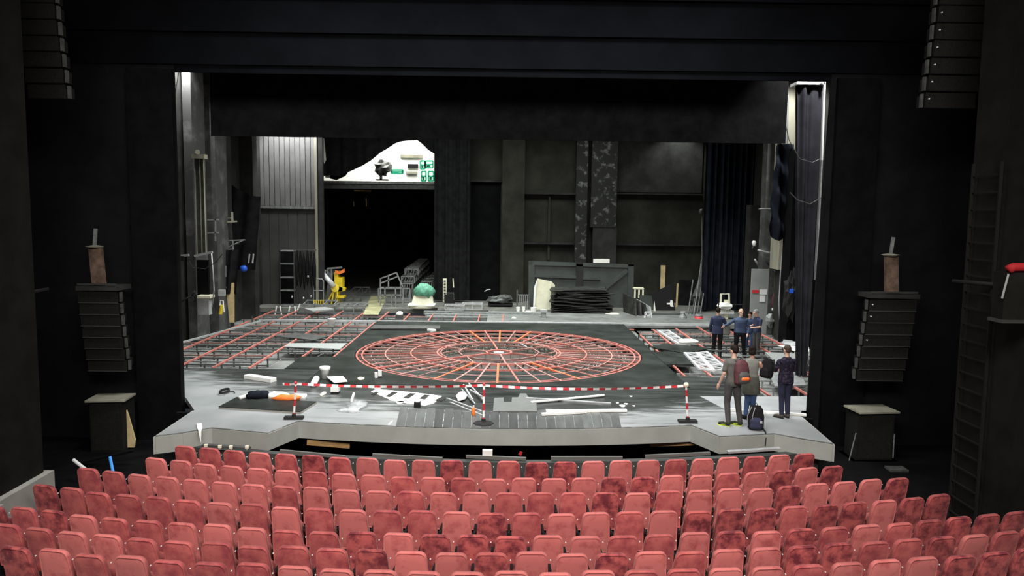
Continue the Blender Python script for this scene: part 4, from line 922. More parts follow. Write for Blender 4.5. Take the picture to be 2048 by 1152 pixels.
# back group, standing down on the pit floor
def at_pit(x, y): p = G(x, y, PZ+.0); return p
m4, D4 = person('person in long navy jacket turned away, among the deck frames', at_pit(1433,716), math.radians(-20), 1.78,
    dict(elR=(.27,.08,1.15), wrR=(.2,.28,1.05)), dict(skin='skin', trousers='near_black', shirt='navy', shoe='near_black', hair='hair_dark', long=True), sleeves='long', head=(-.2,0,-.2))
bg = MB(); torso(bg, [(0,0,0,.12,.06),(0,0,.05,.16,.09),(0,0,.32,.14,.08),(0,0,.42,.08,.05)])
bt = thing('shoulder_bag', 'pale grey cloth bag at the side of the person in the navy jacket', 'bag', m4.location+Vector((.30,-.02,.82)), None, .3)
remesh('pouch', bg, 'top_greyish', bt, .012); 
q = bpy.data.objects.new('strap', MB().tube([(-.10,0,.40),(-.16,0,.58),(-.24,.02,.66)], .015, 6).mesh('strap', Vector((0,0,0)), M['top_greyish'])); C.objects.link(q); q.parent = bt
m5, D5 = person('bald person in blue jumper facing the front, left arm held out', at_pit(1478,721), math.radians(172), 1.80,
    dict(elR=(.36,.05,1.26), wrR=(.55,.2,1.18), elL=(-.27,.02,1.14), wrL=(-.22,.16,.95), ankL=(-.16,0,.085), ankR=(.16,0,.085), kneeL=(-.13,.02,.5), kneeR=(.13,.02,.5)), dict(skin='skin_pale', trousers='near_black', shirt='blue_jumper', shoe='near_black', hair='hair_grey'), hair='bald', sleeves='long', build_='fat', head=(-.15,0,.2))
m6, D6 = person('person in navy t-shirt with grey hair looking down at their hands', at_pit(1512,716), math.radians(105), 1.74,
    dict(elL=(-.21,.03,1.14), wrL=(-.08,.27,1.10), elR=(.21,.03,1.14), wrR=(.08,.29,1.12), nec=(0,.03,1.47), hed=(0,.09,1.61)), dict(skin='skin_pale', trousers='trousers_charcoal', shirt='navy', shoe='near_black', hair='hair_grey'), head=(-.4,0,.1))
m7, D7 = person('person in bright blue jeans mostly hidden behind the bald person', at_pit(1497,709), math.radians(150), 1.55,
    dict(), dict(skin='skin', trousers='jeans', shirt='jeans', shoe='near_black', hair='hair_dark'), sleeves='long', build_='f', head=(-.5,0,0))
# rucksack on the floor
rk = backpack('black rucksack standing on the apron beside the onlookers with a strap over the edge', G(1511,859), math.radians(-15), 1.12, ('near_black','jeans_dark'), lean=-.08)
for (pts, m_, r_) in (([(-.17,-.08,.08),(-.18,-.07,.3),(-.10,-.06,.5)], 'steel', .012), ([(-.06,-.14,.1),(-.08,-.13,.3),(-.03,-.1,.5)], 'steel', .012), ([(.18,-.07,.4),(.2,-.1,.2),(.19,-.12,.03)], 'steel_light', .010)):
    q = bpy.data.objects.new('piping', MB().tube(pts, r_, 6).mesh('piping', Vector((0,0,0)), M[m_])); C.objects.link(q); q.parent = rk
q = bpy.data.objects.new('label_patch', MB().cbox((.10,-.185,.2), .05,.01,.05).mesh('label_patch', Vector((0,0,0)), M['steel_light'])); C.objects.link(q); q.parent = rk
sfx = MB().tube([(.17,.0,.02),(.19,-.22,.015),(.195,-.30,.0),(.197,-.325,-.1),(.19,-.33,-.27)], .014, 6); q = bpy.data.objects.new('hanging_strap', sfx.mesh('hanging_strap', Vector((0,0,0)), M['rubber'])); C.objects.link(q); q.parent = rk

# ================================================================== BACKSTAGE, LEFT SIDE
def fbox(x0, y0, x1, y1, Y, dep):
    """box whose front face fills the given rectangle at depth Y"""
    a, b = P(x0, y0, Y), P(x1, y1, Y); return MB().box(min(a.x,b.x), max(a.x,b.x), Y, Y+dep, min(a.z,b.z), max(a.z,b.z))
def fpoly(pts, Y, dep): return MB().vprism([P(x, y, Y) for x, y in pts], (0, dep, 0))
def ftube(pts, Y, r, n=6): return MB().tube([P(*p, Y) if len(p) == 2 else P(*p) for p in pts], r, n)
bay('wall_left_pier', 343, 120, 362, 700, 28.0, .5, 'wall_dark_grey')
bay('wall_left_pier', 362, 120, 396, 700, 28.4, 1.2, 'wall_grey')
bay('wall_left_pier', 396, 168, 440, 690, 30.2, 1.2, 'wall_grey')
bay('wall_left_pier', 440, 250, 460, 680, 32.0, .6, 'wall_dark_grey')
bay('wall_left_pier', 462, 240, 512, 660, 34.6, .6, 'wall_dark_grey')
a = P(400, 182, 30.1); b = P(403, 300, 30.1)
solo('conduit', MB().tube([a, b], .03, 6), 'cream', 'thin pale conduit running down the bright left pier', 'pipe')
solo('conduit', ftube([(462,230),(460,360)], 34.5, .03), 'steel', 'grey conduit on the dark pier left of the ribbed cladding', 'pipe')
solo('conduit', ftube([(443,305),(446,440)], 31.9, .025), 'duct', 'pale conduit beside the two small wall shelves on the left', 'pipe')
solo('loose_rope', ftube([(358,140),(352,180),(346,222)], 26, .015), 'steel_light', 'thin pale rope hanging at the top left of the stage opening', 'rope')
t = thing('guide_rail', 'tall beige twin guide rail with bracket on top fixed to the left pier', 'rail', P(400,508,28.2))
for x in (391, 401, 409):
    build('rail', fbox(x-3, 316, x+2.5, 508, 28.15, .1), 'duct', t)
build('channel', fbox(388, 316, 412, 508, 28.26, .05), 'steel_dark', t)
build('bracket', fbox(382, 308, 408, 317, 28.0, .35), 'duct', t); build('pulley', MB().tube([P(395,304,28.0), P(395,304,28.3)], .09, 10), 'duct', t)
build('foot_bar', MB().bar(P(389,512,27.9), P(425,504,27.9), .08, .08), 'steel_light', t)
t = thing('wall_bracket', 'small grey bracket on the left pier left of the guide rail', 'bracket', P(365,512,27.5)); build('arm', MB().bar(P(356,512,27.6), P(378,510,27.6), .08), 'steel_light', t); build('clamp', MB().bar(P(366,512,27.6), P(366,522,27.6), .12), 'plastic_black', t)
solo('bent_pipe', ftube([(423,506),(426,545),(428,580),(424,615)], 28.0, .025), 'steel_light', 'pale pipe bending down beside the black wall niche', 'pipe', smooth=True)
solo('wall_niche', fbox(393, 520, 418, 592, 28.25, .12), 'black_paint', 'black recessed wall box under the guide rail', 'box')
t = thing('wall_cabinet', 'pale open metal cabinet low on the left pier', 'cabinet', P(407,632,28.0)); build('body', fbox(395, 596, 418, 630, 28.0, .3), 'steel_light', t); build('lid', fbox(394, 591, 420, 597, 27.9, .45), 'cream', t)
for i,(y, m_) in enumerate(((440,'cream'),(466,'cream'))):
    solo('wall_strut', MB().bar(P(414,y,30.0), P(438,y-1,30.0), .05), 'steel', 'small grey strut across the left pier, %s of two' % ('upper','lower')[i], 'strut')
solo('wall_strut', MB().bar(P(431,438,30.0), P(431,482,30.0), .05), 'steel', 'upright grey strut joining the two small struts on the left pier', 'strut')
t = thing('wall_shelf', 'small beige shelf with brackets high on the dark left wall', 'shelf', P(456,444,31.5))
build('board', MB().bar(P(443,445,31.5), P(471,443,31.5), .4, .06), 'duct', t); build('upright', MB().bar(P(464,424,31.6), P(465,444,31.6), .07), 'duct', t); build('rear_board', MB().bar(P(443,436,31.8), P(462,436,31.8), .2,.05), 'duct', t)
t = thing('lighting_boom', 'grey pipe truss sticking out of the left wall above the hanging blacks', 'truss', P(460,492,31.5))
for (x0,y0,x1,y1) in ((443,482,490,480),(443,501,468,498),(443,500,488,480),(450,484,450,524),(466,481,466,500)): build('pipe', ftube([(x0,y0),(x1,y1)], 31.5, .028), 'steel', t)
solo('hanging_black', MB().sheet(lambda u, v: (lambda p: (p.x, p.y+.08*math.sin(u*14+v*3), p.z))(P(452+u*60+8*(1-v)-(1-v)*14*(1-u), 355+v*185+(1-v)*(38*math.sin(u*PI/2)), 33.6+.1*u)), 24, 20), 'black_cloth', 'black cloth draped in a swag over the dark left pier', 'curtain', smooth=True)
solo('hanging_black', MB().sheet(lambda u, v: (lambda p: (p.x, p.y+.08*math.sin(u*9+v*2), p.z))(P(452+u*26-v*4, 500+v*88, 31)), 12, 10), 'black_cloth', 'short black cloth bundle below the pipe truss on the left', 'curtain', smooth=True)
solo('blue_bag', MB().blob(P(487,537,33), .16,.12,.13,12,8,.12,4), 'blue', 'small bright blue bag hanging against the left wall', 'bag', smooth=True)
t = thing('clip_light', 'pair of silver clips above the small blue bag', 'clip', P(505,522,33.2))
for x in (497,505): build('clip', ftube([(x,526),(x+2,508)], 33.2, .035), 'steel_light', t)
solo('pale_board', fpoly([(452,574),(460,566),(468,566),(468,645),(459,645)], 31.0, .06), 'wood_pale', 'pale narrow board standing against the left wall', 'board')
t = thing('yellow_torch', 'yellow and white bottle shaped object hanging low on the left wall', 'tool', P(444,625,29.8))
build('handle', ftube([(441,628),(444,610)], 29.8, .07, 8), 'yellow', t); build('loop', ftube([(440,611),(441,601),(446,601),(448,624)], 29.8, .025), 'white', t)
solo('wall_socket', fbox(436,580,449,592, 29.9,.15), 'steel_light', 'pale socket box above the yellow tool on the left wall', 'socket')
solo('wall_socket', fbox(445,532,452,554, 31.0,.12), 'steel_light', 'pale socket pair beside the black cloth bundle', 'socket')
solo('cable_loop', ftube([(384,592),(389,582),(393,592),(389,603),(384,592),(370,598),(352,612)], 27.6, .035), 'rubber', 'black cable loop hanging on the front left pier', 'cable', smooth=True)
solo('cable', ftube([(378,522),(385,535),(410,538),(432,524),(445,508)], 27.7, .015), 'rubber', 'thin black cable sagging across the left pier', 'cable')
# dark rack in front of the cladding
t = thing('storage_rack', 'tall dark rack with grey shelf edges in front of the lower cladding', 'rack', P(573,612,36.6))
for x in (560,588): build('upright', fbox(x-1.5,493,x+1.5,612,36.6,.08), 'steel_dark', t)
for y in (502,528,555,581,611): build('shelf', fbox(560,y-1.2,587,y+1.2,36.55,.5), 'steel', t)
build('back', fbox(559,500,589,612,37.2,.04), 'black_cloth', t)
t = thing('costume_rail', 'dark rail of hanging black things beside the dark rack', 'rack', P(608,612,36.7))
build('bar', fbox(590,498,632,501,36.7,.06), 'steel_dark', t)
for k in range(6): build('hanging_item', MB().blob(P(594+7*k,535+4*(k%3),36.75), .08,.12,.9,8,7,.1,k), 'black_cloth', t, smooth=True)
for x,y,l in ((584,594,'leftmost'),(607,596,'middle'),(622,593,'rightmost'),(616,553,'topmost')):
    solo('small_lamp', MB().blob(P(x,y,36.3), .045,.04,.06,8,6), 'steel_light', 'tiny silver lamp in front of the dark rail, %s of four' % l, 'lamp', smooth=True)
for i,(x0,x1) in enumerate(((553,550),(560,563),(580,576),(589,592),(600,595))):
    solo('short_stick', ftube([(x0, 612 if i < 4 else 608),(x1, 630 if i < 4 else 620)], 35.6, .035), 'white', 'short white stick leaning in front of the dark rack, %s from the left' % ordn(i+1), 'stick')
# boom arm and yellow lift
t = thing('scissor_lift', 'yellow hydraulic lift with a slanting silver cylinder', 'lift', P(672,612,38.0))
build('mast', fpoly([(668,545),(676,542),(680,615),(671,615)], 38.0, .35), 'yellow', t)
build('gearbox', fbox(669,555,685,583,37.8,.5), 'yellow', t)
build('elbow', MB().tube([P(670,576,37.75), P(670,576,38.2)], .2, 12), 'yellow', t); build('lower_arm', fpoly([(669,570),(690,577),(689,582),(668,584)], 37.8, .35), 'yellow', t)
build('head', fpoly([(670,541),(678,544),(687,538),(688,545),(680,548),(670,547)], 37.9, .3), 'orange', t)
build('cylinder', ftube([(646,548),(668,573)], 37.7, .13, 12), 'aluminium', t, 'silver hydraulic cylinder', smooth=True)
build('clamp', ftube([(641,553),(646,547),(650,540)], 37.7, .07, 8), 'steel_light', t)
build('frame', MB().bar(P(655,537,38.1), P(684,535,38.1), .12, .08).bar(P(655,537,38.1), P(656,548,38.1), .08).bar(P(663,535,38.1), P(663,560,38.1), .06).bar(P(661,545,38.2), P(658,610,38.2), .25, .05), 'steel', t)
for x0,x1 in ((667,651),(668,662),(674,676)): build('leg', ftube([(x0,581),(x1,612)], 37.8, .04), 'yellow', t)
build('seat_plate', fbox(672,592,688,596,37.7,.5), 'yellow', t); build('base', fbox(640,609,690,613,37.6,.8), 'yellow', t)
t = thing('wire_trolley', 'grey wire trolley left of the yellow lift', 'trolley', P(637,608,36.9))
for x in (627,647): build('upright', ftube([(x,562),(x,606)], 36.9, .03), 'steel', t)
build('top_bar', ftube([(627,562),(630,558),(644,558),(647,562)], 36.9, .03), 'steel', t); build('middle_bar', ftube([(627,581),(647,581)], 36.9, .025), 'steel', t)
for k in range(5): build('tine', ftube([(628+4.5*k,600),(628+4.5*k,609)], 36.75, .03), 'yellow', t)
# heap of grey frames low at the back left
def lowframe(label, x0, y0, x1, y1, Y, dep, n=3, m='steel', tilt=0):
    a, b = P(x0,y0,Y), P(x1,y1,Y); t = thing('steel_trestle', label, 'steel frame', ((a.x+b.x)/2, Y, min(a.z,b.z)), 'spare steel frames at the back')
    for yy in (Y, Y+dep):
        dz = 0 if yy == Y else tilt
        for z in (a.z, b.z): build('rail', MB().bar((a.x,yy,z+dz),(b.x,yy,z+dz),.06), m, t)
        for k in range(n+1): x = a.x+(b.x-a.x)*k/n; build('post', MB().bar((x,yy,b.z+dz),(x,yy,a.z+dz),.05), m, t)
    for k in range(n+1): x = a.x+(b.x-a.x)*k/n; build('cross_rail', MB().bar((x,Y,a.z),(x,Y+dep,a.z+tilt),.05), m, t)
    return t
lowframe('low grey steel frame lying left of the yellow lift base', 606,609,668,624,36.3,.9,3,'steel',.1)
lowframe('low grey steel frame lying right of the yellow lift base', 668,612,727,630,35.9,1.1,3)
lowframe('dark steel frame slanting back behind the yellow lift', 690,592,722,606,39,2.6,2,'steel_dark',.2)
solo('grey_sheets', MB().prism([tuple(P(x,y,1)[:2]) if False else tuple(G(x,y,.25)[:2]) for x,y in ((608,617),(650,614),(668,618),(625,622))], .2,.26), 'grey_panel', 'grey sheets lying on the low frames at the back left', 'sheet')
# frame cage and bleacher stacks in the doorway
t = thing('steel_cage', 'tall grey steel cage with a tilted top frame in the rear doorway', 'cage', P(783,624,37.0))
for dy in (0, 1.2):
    for pts in (((761,556),(761,620)),((784,590),(784,622)),((806,575),(806,622)),((761,590),(806,590)),((762,575),(806,575)),((761,620),(806,622)),((761,557),(793,545)),((793,545),(806,575)),((762,566),(795,553)),((777,552),(777,575)),((791,575),(792,620)),((770,574),(770,620))):
        build('bar', MB().bar(P(*pts[0],37.0+dy), P(*pts[1],37.0+dy), .06 if dy == 0 else .05), 'steel' if dy == 0 else 'steel_dark', t)
for pts in ((761,557),(806,575),(806,622),(761,620)): build('bar', MB().bar(P(*pts,37.0), P(*pts,38.2), .05), 'steel_dark', t)
t = thing('steel_cage', 'lower grey steel cage behind the tall one in the rear doorway', 'cage', P(776,618,38.6))
for pts in (((757,577),(757,618)),((820,577),(820,618)),((757,577),(820,577)),((757,597),(820,597))): build('bar', MB().bar(P(*pts[0],38.6), P(*pts[1],38.6), .06), 'steel', t)
def bleacher(label, x0, x1, yt, yb, Y, tx, ty, n, m='steel'):
    """long frame box running away from the viewer, end face towards us"""
    a, b = P(x0,yt,Y), P(x1,yb,Y); c = P(tx,ty,Y+n*1.0); root = thing('steel_trestle', label, 'steel frame', ((a.x+b.x)/2, Y, b.z), 'spare steel frames at the back')
    off = Vector((c.x-b.x, n*1.0, 0)); h = a.z-b.z; w_ = b.x-a.x
    for x, z in ((a.x,a.z),(b.x,a.z),(a.x,b.z),(b.x,b.z)): build('rail', MB().bar((x,Y,z),(x+off.x,Y+off.y,z),.05), 'steel', root)
    for k in range(n+1):
        o = off*k/n
        for x in (a.x, b.x): build('post', MB().bar(Vector((x,Y,b.z))+o, Vector((x,Y,a.z))+o, .05), m, root)
        build('cross_rail', MB().bar(Vector((a.x,Y,a.z))+o, Vector((b.x,Y,a.z))+o, .05), m, root)
    for k in range(5): build('slat', MB().bar((a.x+w_*k/5,Y,b.z),(a.x+w_*k/5+.1,Y,a.z),.025), 'steel', root)
    return root
bleacher('long grey frame on top of the stack in the rear doorway', 810,836,538,550,41,858,548,9)
bleacher('long grey frame in the middle of the stack in the rear doorway', 803,829,553,566,40.6,858,560,9)
bleacher('long grey frame at the bottom of the stack in the rear doorway', 801,826,567,600,40.3,858,590,9)
bleacher('grey frame stack right of the three stacked frames', 843,864,563,592,41,885,575,7)
# green topped white bundle
b0 = P(846,621,35.6); t = thing('wrapped_bundle', 'white wrapped bundle with a green cloth on top standing on a dark dolly', 'bundle', b0)
bm_ = MB(); torso(bm_, [(b0.x-.05,b0.y,b0.z+.12,.62,.4),(b0.x-.05,b0.y,b0.z+.30,.60,.4),(b0.x-.02,b0.y,b0.z+.34,.52,.36),(b0.x+.02,b0.y,b0.z+.8,.42,.34),(b0.x+.05,b0.y,b0.z+1.0,.3,.25)], 16); build('wrapping', bm_, 'cream', t, smooth=True)
build('green_cloth', MB().blob(b0+Vector((.06,-.05,.92)), .5,.42,.36,14,8,.14,3), 'green_cloth', t, smooth=True)
build('tray', MB().cbox(b0+Vector((-.05,0,.28)), 1.25,.8,.05), 'white', t); build('dolly', MB().cbox(b0+Vector((.1,0,.06)), 1.1,.7,.1), 'plastic_black', t)
b0 = P(882,612,37.5)
t = thing('slotted_pole', 'white slotted pole standing right of the wrapped bundle', 'pole', P(890,604,37.5)); build('pole', fbox(886,557,893,604,37.5,.06), 'cream', t)
for k in range(7): build('slot', fbox(887.5,561+6*k,891.5,564+6*k,37.47,.04), 'steel_dark', t)
t = thing('flight_case', 'black case with rounded top right of the white slotted pole', 'case', P(900,616,37.2)); build('body', fbox(889,590,908,614,37.2,.5), 'plastic_black', t); build('trim_bar', ftube([(889,600),(890,586),(907,586),(908,600)], 37.2, .03), 'steel_dark', t)
solo('strap', ftube([(906,557),(907,575)], 38, .03), 'cream', 'short pale strap hanging above the black case', 'strap')
lowframe('low grey frame lying at the back, left of centre', 890,611,928,620,36.0,.5,2,'steel_light')
lowframe('low grey frame lying at the back centre, raised one', 925,608,964,619,36.3,.5,2,'steel_light')
for i in range(3):
    solo('steel_profile', MB().bar(P(848+3*i,624+5*i,35.0-.45*i)+Vector((0,0,-.02)), P(1090-3*i,629+4.5*i,35.0-.45*i)+Vector((0,0,-.02)), .32,.14), 'steel', 'long grey steel profile lying across the back of the deck, %s of three' % ('farthest','middle','nearest')[i], 'profile', 'long grey profiles')
t = thing('steel_clamp', 'grey upright clamp at the right end of the long profiles', 'clamp', P(1088,640,33.9)); build('jaw', fbox(1083,622,1092,642,33.85,.3), 'steel', t); build('cap', fbox(1081,620,1094,625,33.8,.4), 'steel_light', t)
b0 = P(1001,616,37.6); t = thing('cloth_cart', 'low cart piled with folded dark grey cloth at the back', 'cart', b0)
build('cloth_pile', MB().blob(b0+Vector((-.05,0,.42)), .65,.4,.2,14,7,.2,8).blob(b0+Vector((.2,0,.55)), .4,.35,.12,12,6,.2,18), 'steel_dark', t); build('deck', MB().cbox(b0+Vector((0,0,.2)), 1.2,.7,.08), 'plastic_black', t)
for dx in (-.5,.5): build('wheel', MB().tube([b0+Vector((dx,-.3,.06)), b0+Vector((dx,-.24,.06))], .07, 10), 'rubber', t)
solo('wall_hook', ftube([(969,583),(976,579),(981,579)], 39.4, .03), 'steel_light', 'small pale hook on the dark back wall above the cloth cart', 'hook')
t = thing('wire_rack', 'small grey barred rack left of the large flat', 'rack', P(1046,622,36.8))
for k in range(7): build('bar', fbox(1034+4*k,590,1035.2+4*k,622,36.8,.04), 'steel', t)
for y in (590,621): build('rail', fbox(1033,y-1,1060,y+1,36.78,.08), 'steel', t)
for x in (1034,1058): build('post', fbox(x-1,580,x+1.4,622,36.76,.1), 'steel_dark', t)
for x,y,w_,h_,l in ((1036,624,7,14,'first'),(1047,625,5,16,'second'),(1067,625,11,14,'fourth')):
    b0 = P(x,y+2,35.9); solo('white_tub', MB().lathe(b0, [(w_*.010,0),(w_*.014,h_*.02)], 10), 'white_paper', 'small white tub in front of the big flat, %s of the row' % l, 'tub')
solo('white_scrap', MB().blob(P(1056,624,35.8), .16,.12,.06,9,5,.2,2), 'white_paper', 'white crumpled scrap between the small tubs', 'scrap')
solo('white_scrap', MB().blob(P(1027,639,33.6), .12,.12,.12,9,5,.3,7), 'white_paper', 'white crumpled scrap on the long profiles at centre', 'scrap')
b0 = P(799,640,33.8); t = thing('bundle', 'small stack of a white bag on a brown box at the back of the frames', 'bag', b0); build('box', MB().cbox(b0+Vector((0,0,.12)), .3,.3,.22), 'steel_dark', t); build('bag', MB().blob(b0+Vector((0,0,.28)), .15,.15,.11,10,6,.15,3), 'white_paper', t, smooth=True)
# the big flat
FY = 37.6; t = thing('scenery_flat', 'large dark green framed flat leaning against the back wall', 'scenery flat', P(1160,624,FY))
build('panel', fpoly([(1060,524),(1266,531),(1264,626),(1060,622)], FY+.08, .05), 'flat_green', t)
for pts in (((1057,522),(1268,529),(1268,536),(1057,530)),((1057,522),(1069,522),(1069,622),(1057,622)),((1256,529),(1268,529),(1266,628),(1255,628)),((1152,526),(1166,526),(1166,620),(1152,620)),((1069,550),(1152,552),(1152,557),(1069,554)),((1166,555),(1200,556),(1200,560),(1166,559))):
    build('frame_bar', fpoly(pts, FY, .08), 'wall_dark_grey' if pts[0][0] == 1152 else 'flat_green', t)
build('diagonal_brace', MB().bar(P(1254,541,FY-.02), P(1195,588,FY-.02), .06, .2), 'flat_green', t)
solo('white_strip', fbox(1187,518,1219,526,FY+.0,.15), 'white_paper', 'white strip resting on the top edge of the large green flat', 'strip')
# white sheets in front of it
t = thing('white_sheets', 'upright white panels standing in front of the large green flat', 'panel', P(1087,622,36.6))
build('front_sheet', fpoly([(1075,557),(1103,563),(1101,622),(1066,618),(1068,575)], 36.6, .03), 'cream', t); build('edge', fpoly([(1075,557),(1068,575),(1066,620),(1069,620),(1072,580)], 36.5, .08), 'white', t)
build('rear_sheet', fpoly([(1103,563),(1110,570),(1109,600),(1101,600)], 36.75, .03), 'cream', t)
# pile of black sheets, each its own
rd = random.Random(5); yy = 633.0
for k in range(13):
    b0 = P(1162+rd.uniform(-5,5), yy-3.1*k, 35.7); wdt = (1.35-.01*k)*rd.uniform(.9,1.08); z = .06+.085*k
    mbx = MB(); ph = rd.uniform(0,6); amp = .03
    mbx.sheet(lambda u,v: (b0.x+(u-.5)*2*wdt+.1*math.sin(v*3+ph), 35.4+v*1.5+.08*math.sin(u*9+ph), z+amp*math.sin(u*5+ph)*(1-v*.5)+.02*v), 14, 3)
    mbx.sheet(lambda u,v: (b0.x+(u-.5)*2*wdt+.1*math.sin(v*3+ph), 35.4+v*1.5+.08*math.sin(u*9+ph), z-.04+amp*math.sin(u*5+ph)*(1-v*.5)+.02*v), 14, 3)
    n1 = 15; q = len(mbx.v)//2
    mbx.f += [(i, i+1, q+i+1, q+i) for i in range(14)] + [(j*15, (j+1)*15, q+(j+1)*15, q+j*15) for j in range(3)] + [(j*15+14, (j+1)*15+14, q+(j+1)*15+14, q+j*15+14) for j in range(3)]
    solo('black_sheet', mbx, 'board_black', 'warped black sheet in the pile before the green flat, %s from the bottom' % ordn(k+1), 'sheet', 'pile of warped black sheets')
solo('dark_scraps', MB().blob(P(1205,640,34.8), .9,.6,.1,14,6,.35,3), 'board_black', 'low heap of dark scraps right of the pile of black sheets', 'scraps', kind='stuff')
solo('foam_roll', MB().blob(P(1226,630,35.4), .38,.2,.11,12,6,.15,4), 'cream', 'yellowish foam roll on the dark scraps', 'foam', smooth=True)
# leaning boards right
for k in range(4):
    x0 = 1245+9*k
    solo('leaning_board', MB().add([P(x0,586+4*k,36.6), P(x0+24+k,598+5*k,35.2), P(x0+27+k,646,34.6), P(x0+2,630,36.0), P(x0+2.4,586+4*k,36.6), P(x0+27+k,599+5*k,35.2), P(x0+30+k,646,34.6), P(x0+4.4,630,36.0)],
        [(0,1,2,3),(7,6,5,4),(0,4,5,1),(1,5,6,2),(2,6,7,3),(3,7,4,0)]), 'board_black' if k != 3 else 'grey_panel', 'board leaning on edge right of the dark scraps, %s from the left' % ordn(k+1), 'board', 'boards leaning on edge')
solo('green_board', fpoly([(1278,590),(1307,592),(1306,628),(1284,628)], 36.9, .05), 'flat_green', 'dark green square board behind the leaning boards', 'board')
solo('black_flat', fpoly([(1304,585),(1341,570),(1352,628),(1310,628)], 36.7, .06), 'plastic_black', 'tilted black flat with a white label', 'board')
solo('white_label', fpoly([(1334,606),(1340,606),(1341,601),(1345,601),(1347,614),(1341,613),(1340,609),(1334,609)], 36.66, .03), 'white_paper', 'white torn label on the tilted black flat', 'label')
solo('white_wedge', fpoly([(1307,628),(1309,602),(1312,628)], 36.5, .05), 'white_paper', 'narrow white wedge between the green board and the black flat', 'board')
solo('low_box', fbox(1300,629,1372,645,35.2,.6), 'flat_green', 'long low dark green box at the back right', 'box')
t = thing('white_stool', 'white slatted stool end showing above the leaning boards', 'stool', P(1279,590,37.2))
build('top', fbox(1268,576,1288,579,37.2,.4), 'cream', t)
for x in (1270,1278,1286): build('leg', fbox(x-1.3,578,x+1.3,596,37.2,.06), 'cream', t)
solo('yellow_plank', fbox(1322,531,1328,630,38.6,.08), 'wood_pale', 'tall yellowish plank standing against the back wall', 'plank')
solo('yellow_plank', fpoly([(1354,567),(1357,567),(1354,630),(1351,630)], 38.2, .08), 'wood_pale', 'thin yellowish plank right of the tilted black flat', 'plank')
solo('tall_black_flat', fbox(1358,560,1402,630,38.9,.08), 'black_cloth', 'wide black flat standing behind the leaning poles', 'board')
t = thing('silver_bracket', 'small silver cross-braced frame standing at the back right', 'steel frame', P(1297,645,34.3))
for pts in (((1290,624),(1290,645)),((1303,624),(1303,645)),((1290,624),(1303,624)),((1290,643),(1303,643)),((1291,626),(1302,643)),((1302,626),(1291,641))): build('bar', MB().bar(P(*pts[0],34.3), P(*pts[1],34.3), .05), 'aluminium', t)
solo('white_cone', fpoly([(1286,645),(1289,632),(1294,645)], 34.2, .1), 'white_paper', 'small white cone beside the silver cross-braced frame', 'paper')
t = thing('grey_canister', 'grey canister standing at the back right', 'canister', P(1365,645,34.3)); b0 = P(1365,645,34.3); build('body', MB().lathe(b0, [(.19,0),(.19,.28),(.10,.36),(.10,.46)], 12), 'steel', t, smooth=True); build('cap', MB().lathe(b0, [(.12,.44),(.12,.5)], 10), 'steel_light', t)
t = thing('red_bucket', 'red bucket with dark contents at the back right near the person in the navy jacket', 'bucket', P(1397,645,34.2)); b0 = P(1397,646,34.2); build('body', MB().lathe(b0, [(.15,0),(.2,.3)], 12), 'red', t, smooth=True); build('rag', MB().blob(b0+Vector((0,0,.32)), .17,.15,.09,9,5,.3,3), 'steel', t, smooth=True)
for i,(x0,x1,y0) in enumerate(((1386,1374,560),(1398,1380,560),(1403,1386,520),(1408,1392,535),(1414,1398,548),(1405,1383,590))):
    solo('leaning_pole', MB().tube([P(x0,y0,37.5), P(x1,642,35.2)], .03 if i else .035, 6), 'steel_dark' if i % 2 else 'steel_mid', 'long thin pole leaning at the right of the back wall, %s from the left' % ordn(i+1), 'pole', 'poles leaning at the back right')
solo('rolled_mesh', MB().tube([P(1407,500,37.9), P(1404,560,37.4), P(1394,600,36.5)], .06, 8, .3), 'steel_dark', 'tall pointed bundle of grey mesh behind the leaning poles', 'bundle')
t = thing('boom_stand', 'tall thin lamp stand by the right black curtain', 'stand', P(1405,625,38)); build('pole', ftube([(1404,425),(1404,625)], 38, .025), 'steel', t); build('lamp_head', MB().blob(P(1402,424,37.9), .12,.12,.16,8,6,.1,1), 'steel_dark', t); build('base', MB().lathe(P(1404,625,38), [(.3,0),(.28,.05)], 10), 'steel_dark', t)
# curtains at the back
drape('leg_curtain', P(868,500,39).x, P(940,500,39).x, 39, 1.2, 12, 5, .08, 'black_cloth', 'tall black leg curtain right of the rear doorway', zfun=lambda u: .15+.0*u)
drape('leg_curtain', P(1406,500,36.5).x, P(1502,500,36.5).x, 36.5, .1, 12, 8, .12, 'blue_cloth', 'tall blue-black leg curtain at the right of the back wall')
# drapes hanging across the upper opening: ragged lower edge
pr_ = [(636,352),(652,350),(668,352),(690,343),(710,335),(735,322),(752,308),(770,297),(785,288),(797,283),(832,280),(842,287),(856,300),(869,308)]
def zc(u):
    x = 636+(869-636)*u
    for (a_, b_) in zip(pr_, pr_[1:]):
        if a_[0] <= x <= b_[0]+.01: y = a_[1]+(b_[1]-a_[1])*(x-a_[0])/(b_[0]-a_[0]); break
    return P(x, y, 39.3).z
drape('gathered_curtain', P(646,300,39.3).x, P(869,300,39.3).x, 39.3, 0, 9.2, 9, .05, 'black_cloth', 'gathered black curtain pulled up over the bright workshop opening', zfun=zc, n=120)
solo('curtain_tail', fpoly([(660,345),(700,338),(690,352),(672,360),(660,357)], 39.5, .1), 'black_cloth', 'lower black tail of the gathered curtain at the left of the bright opening', 'curtain')
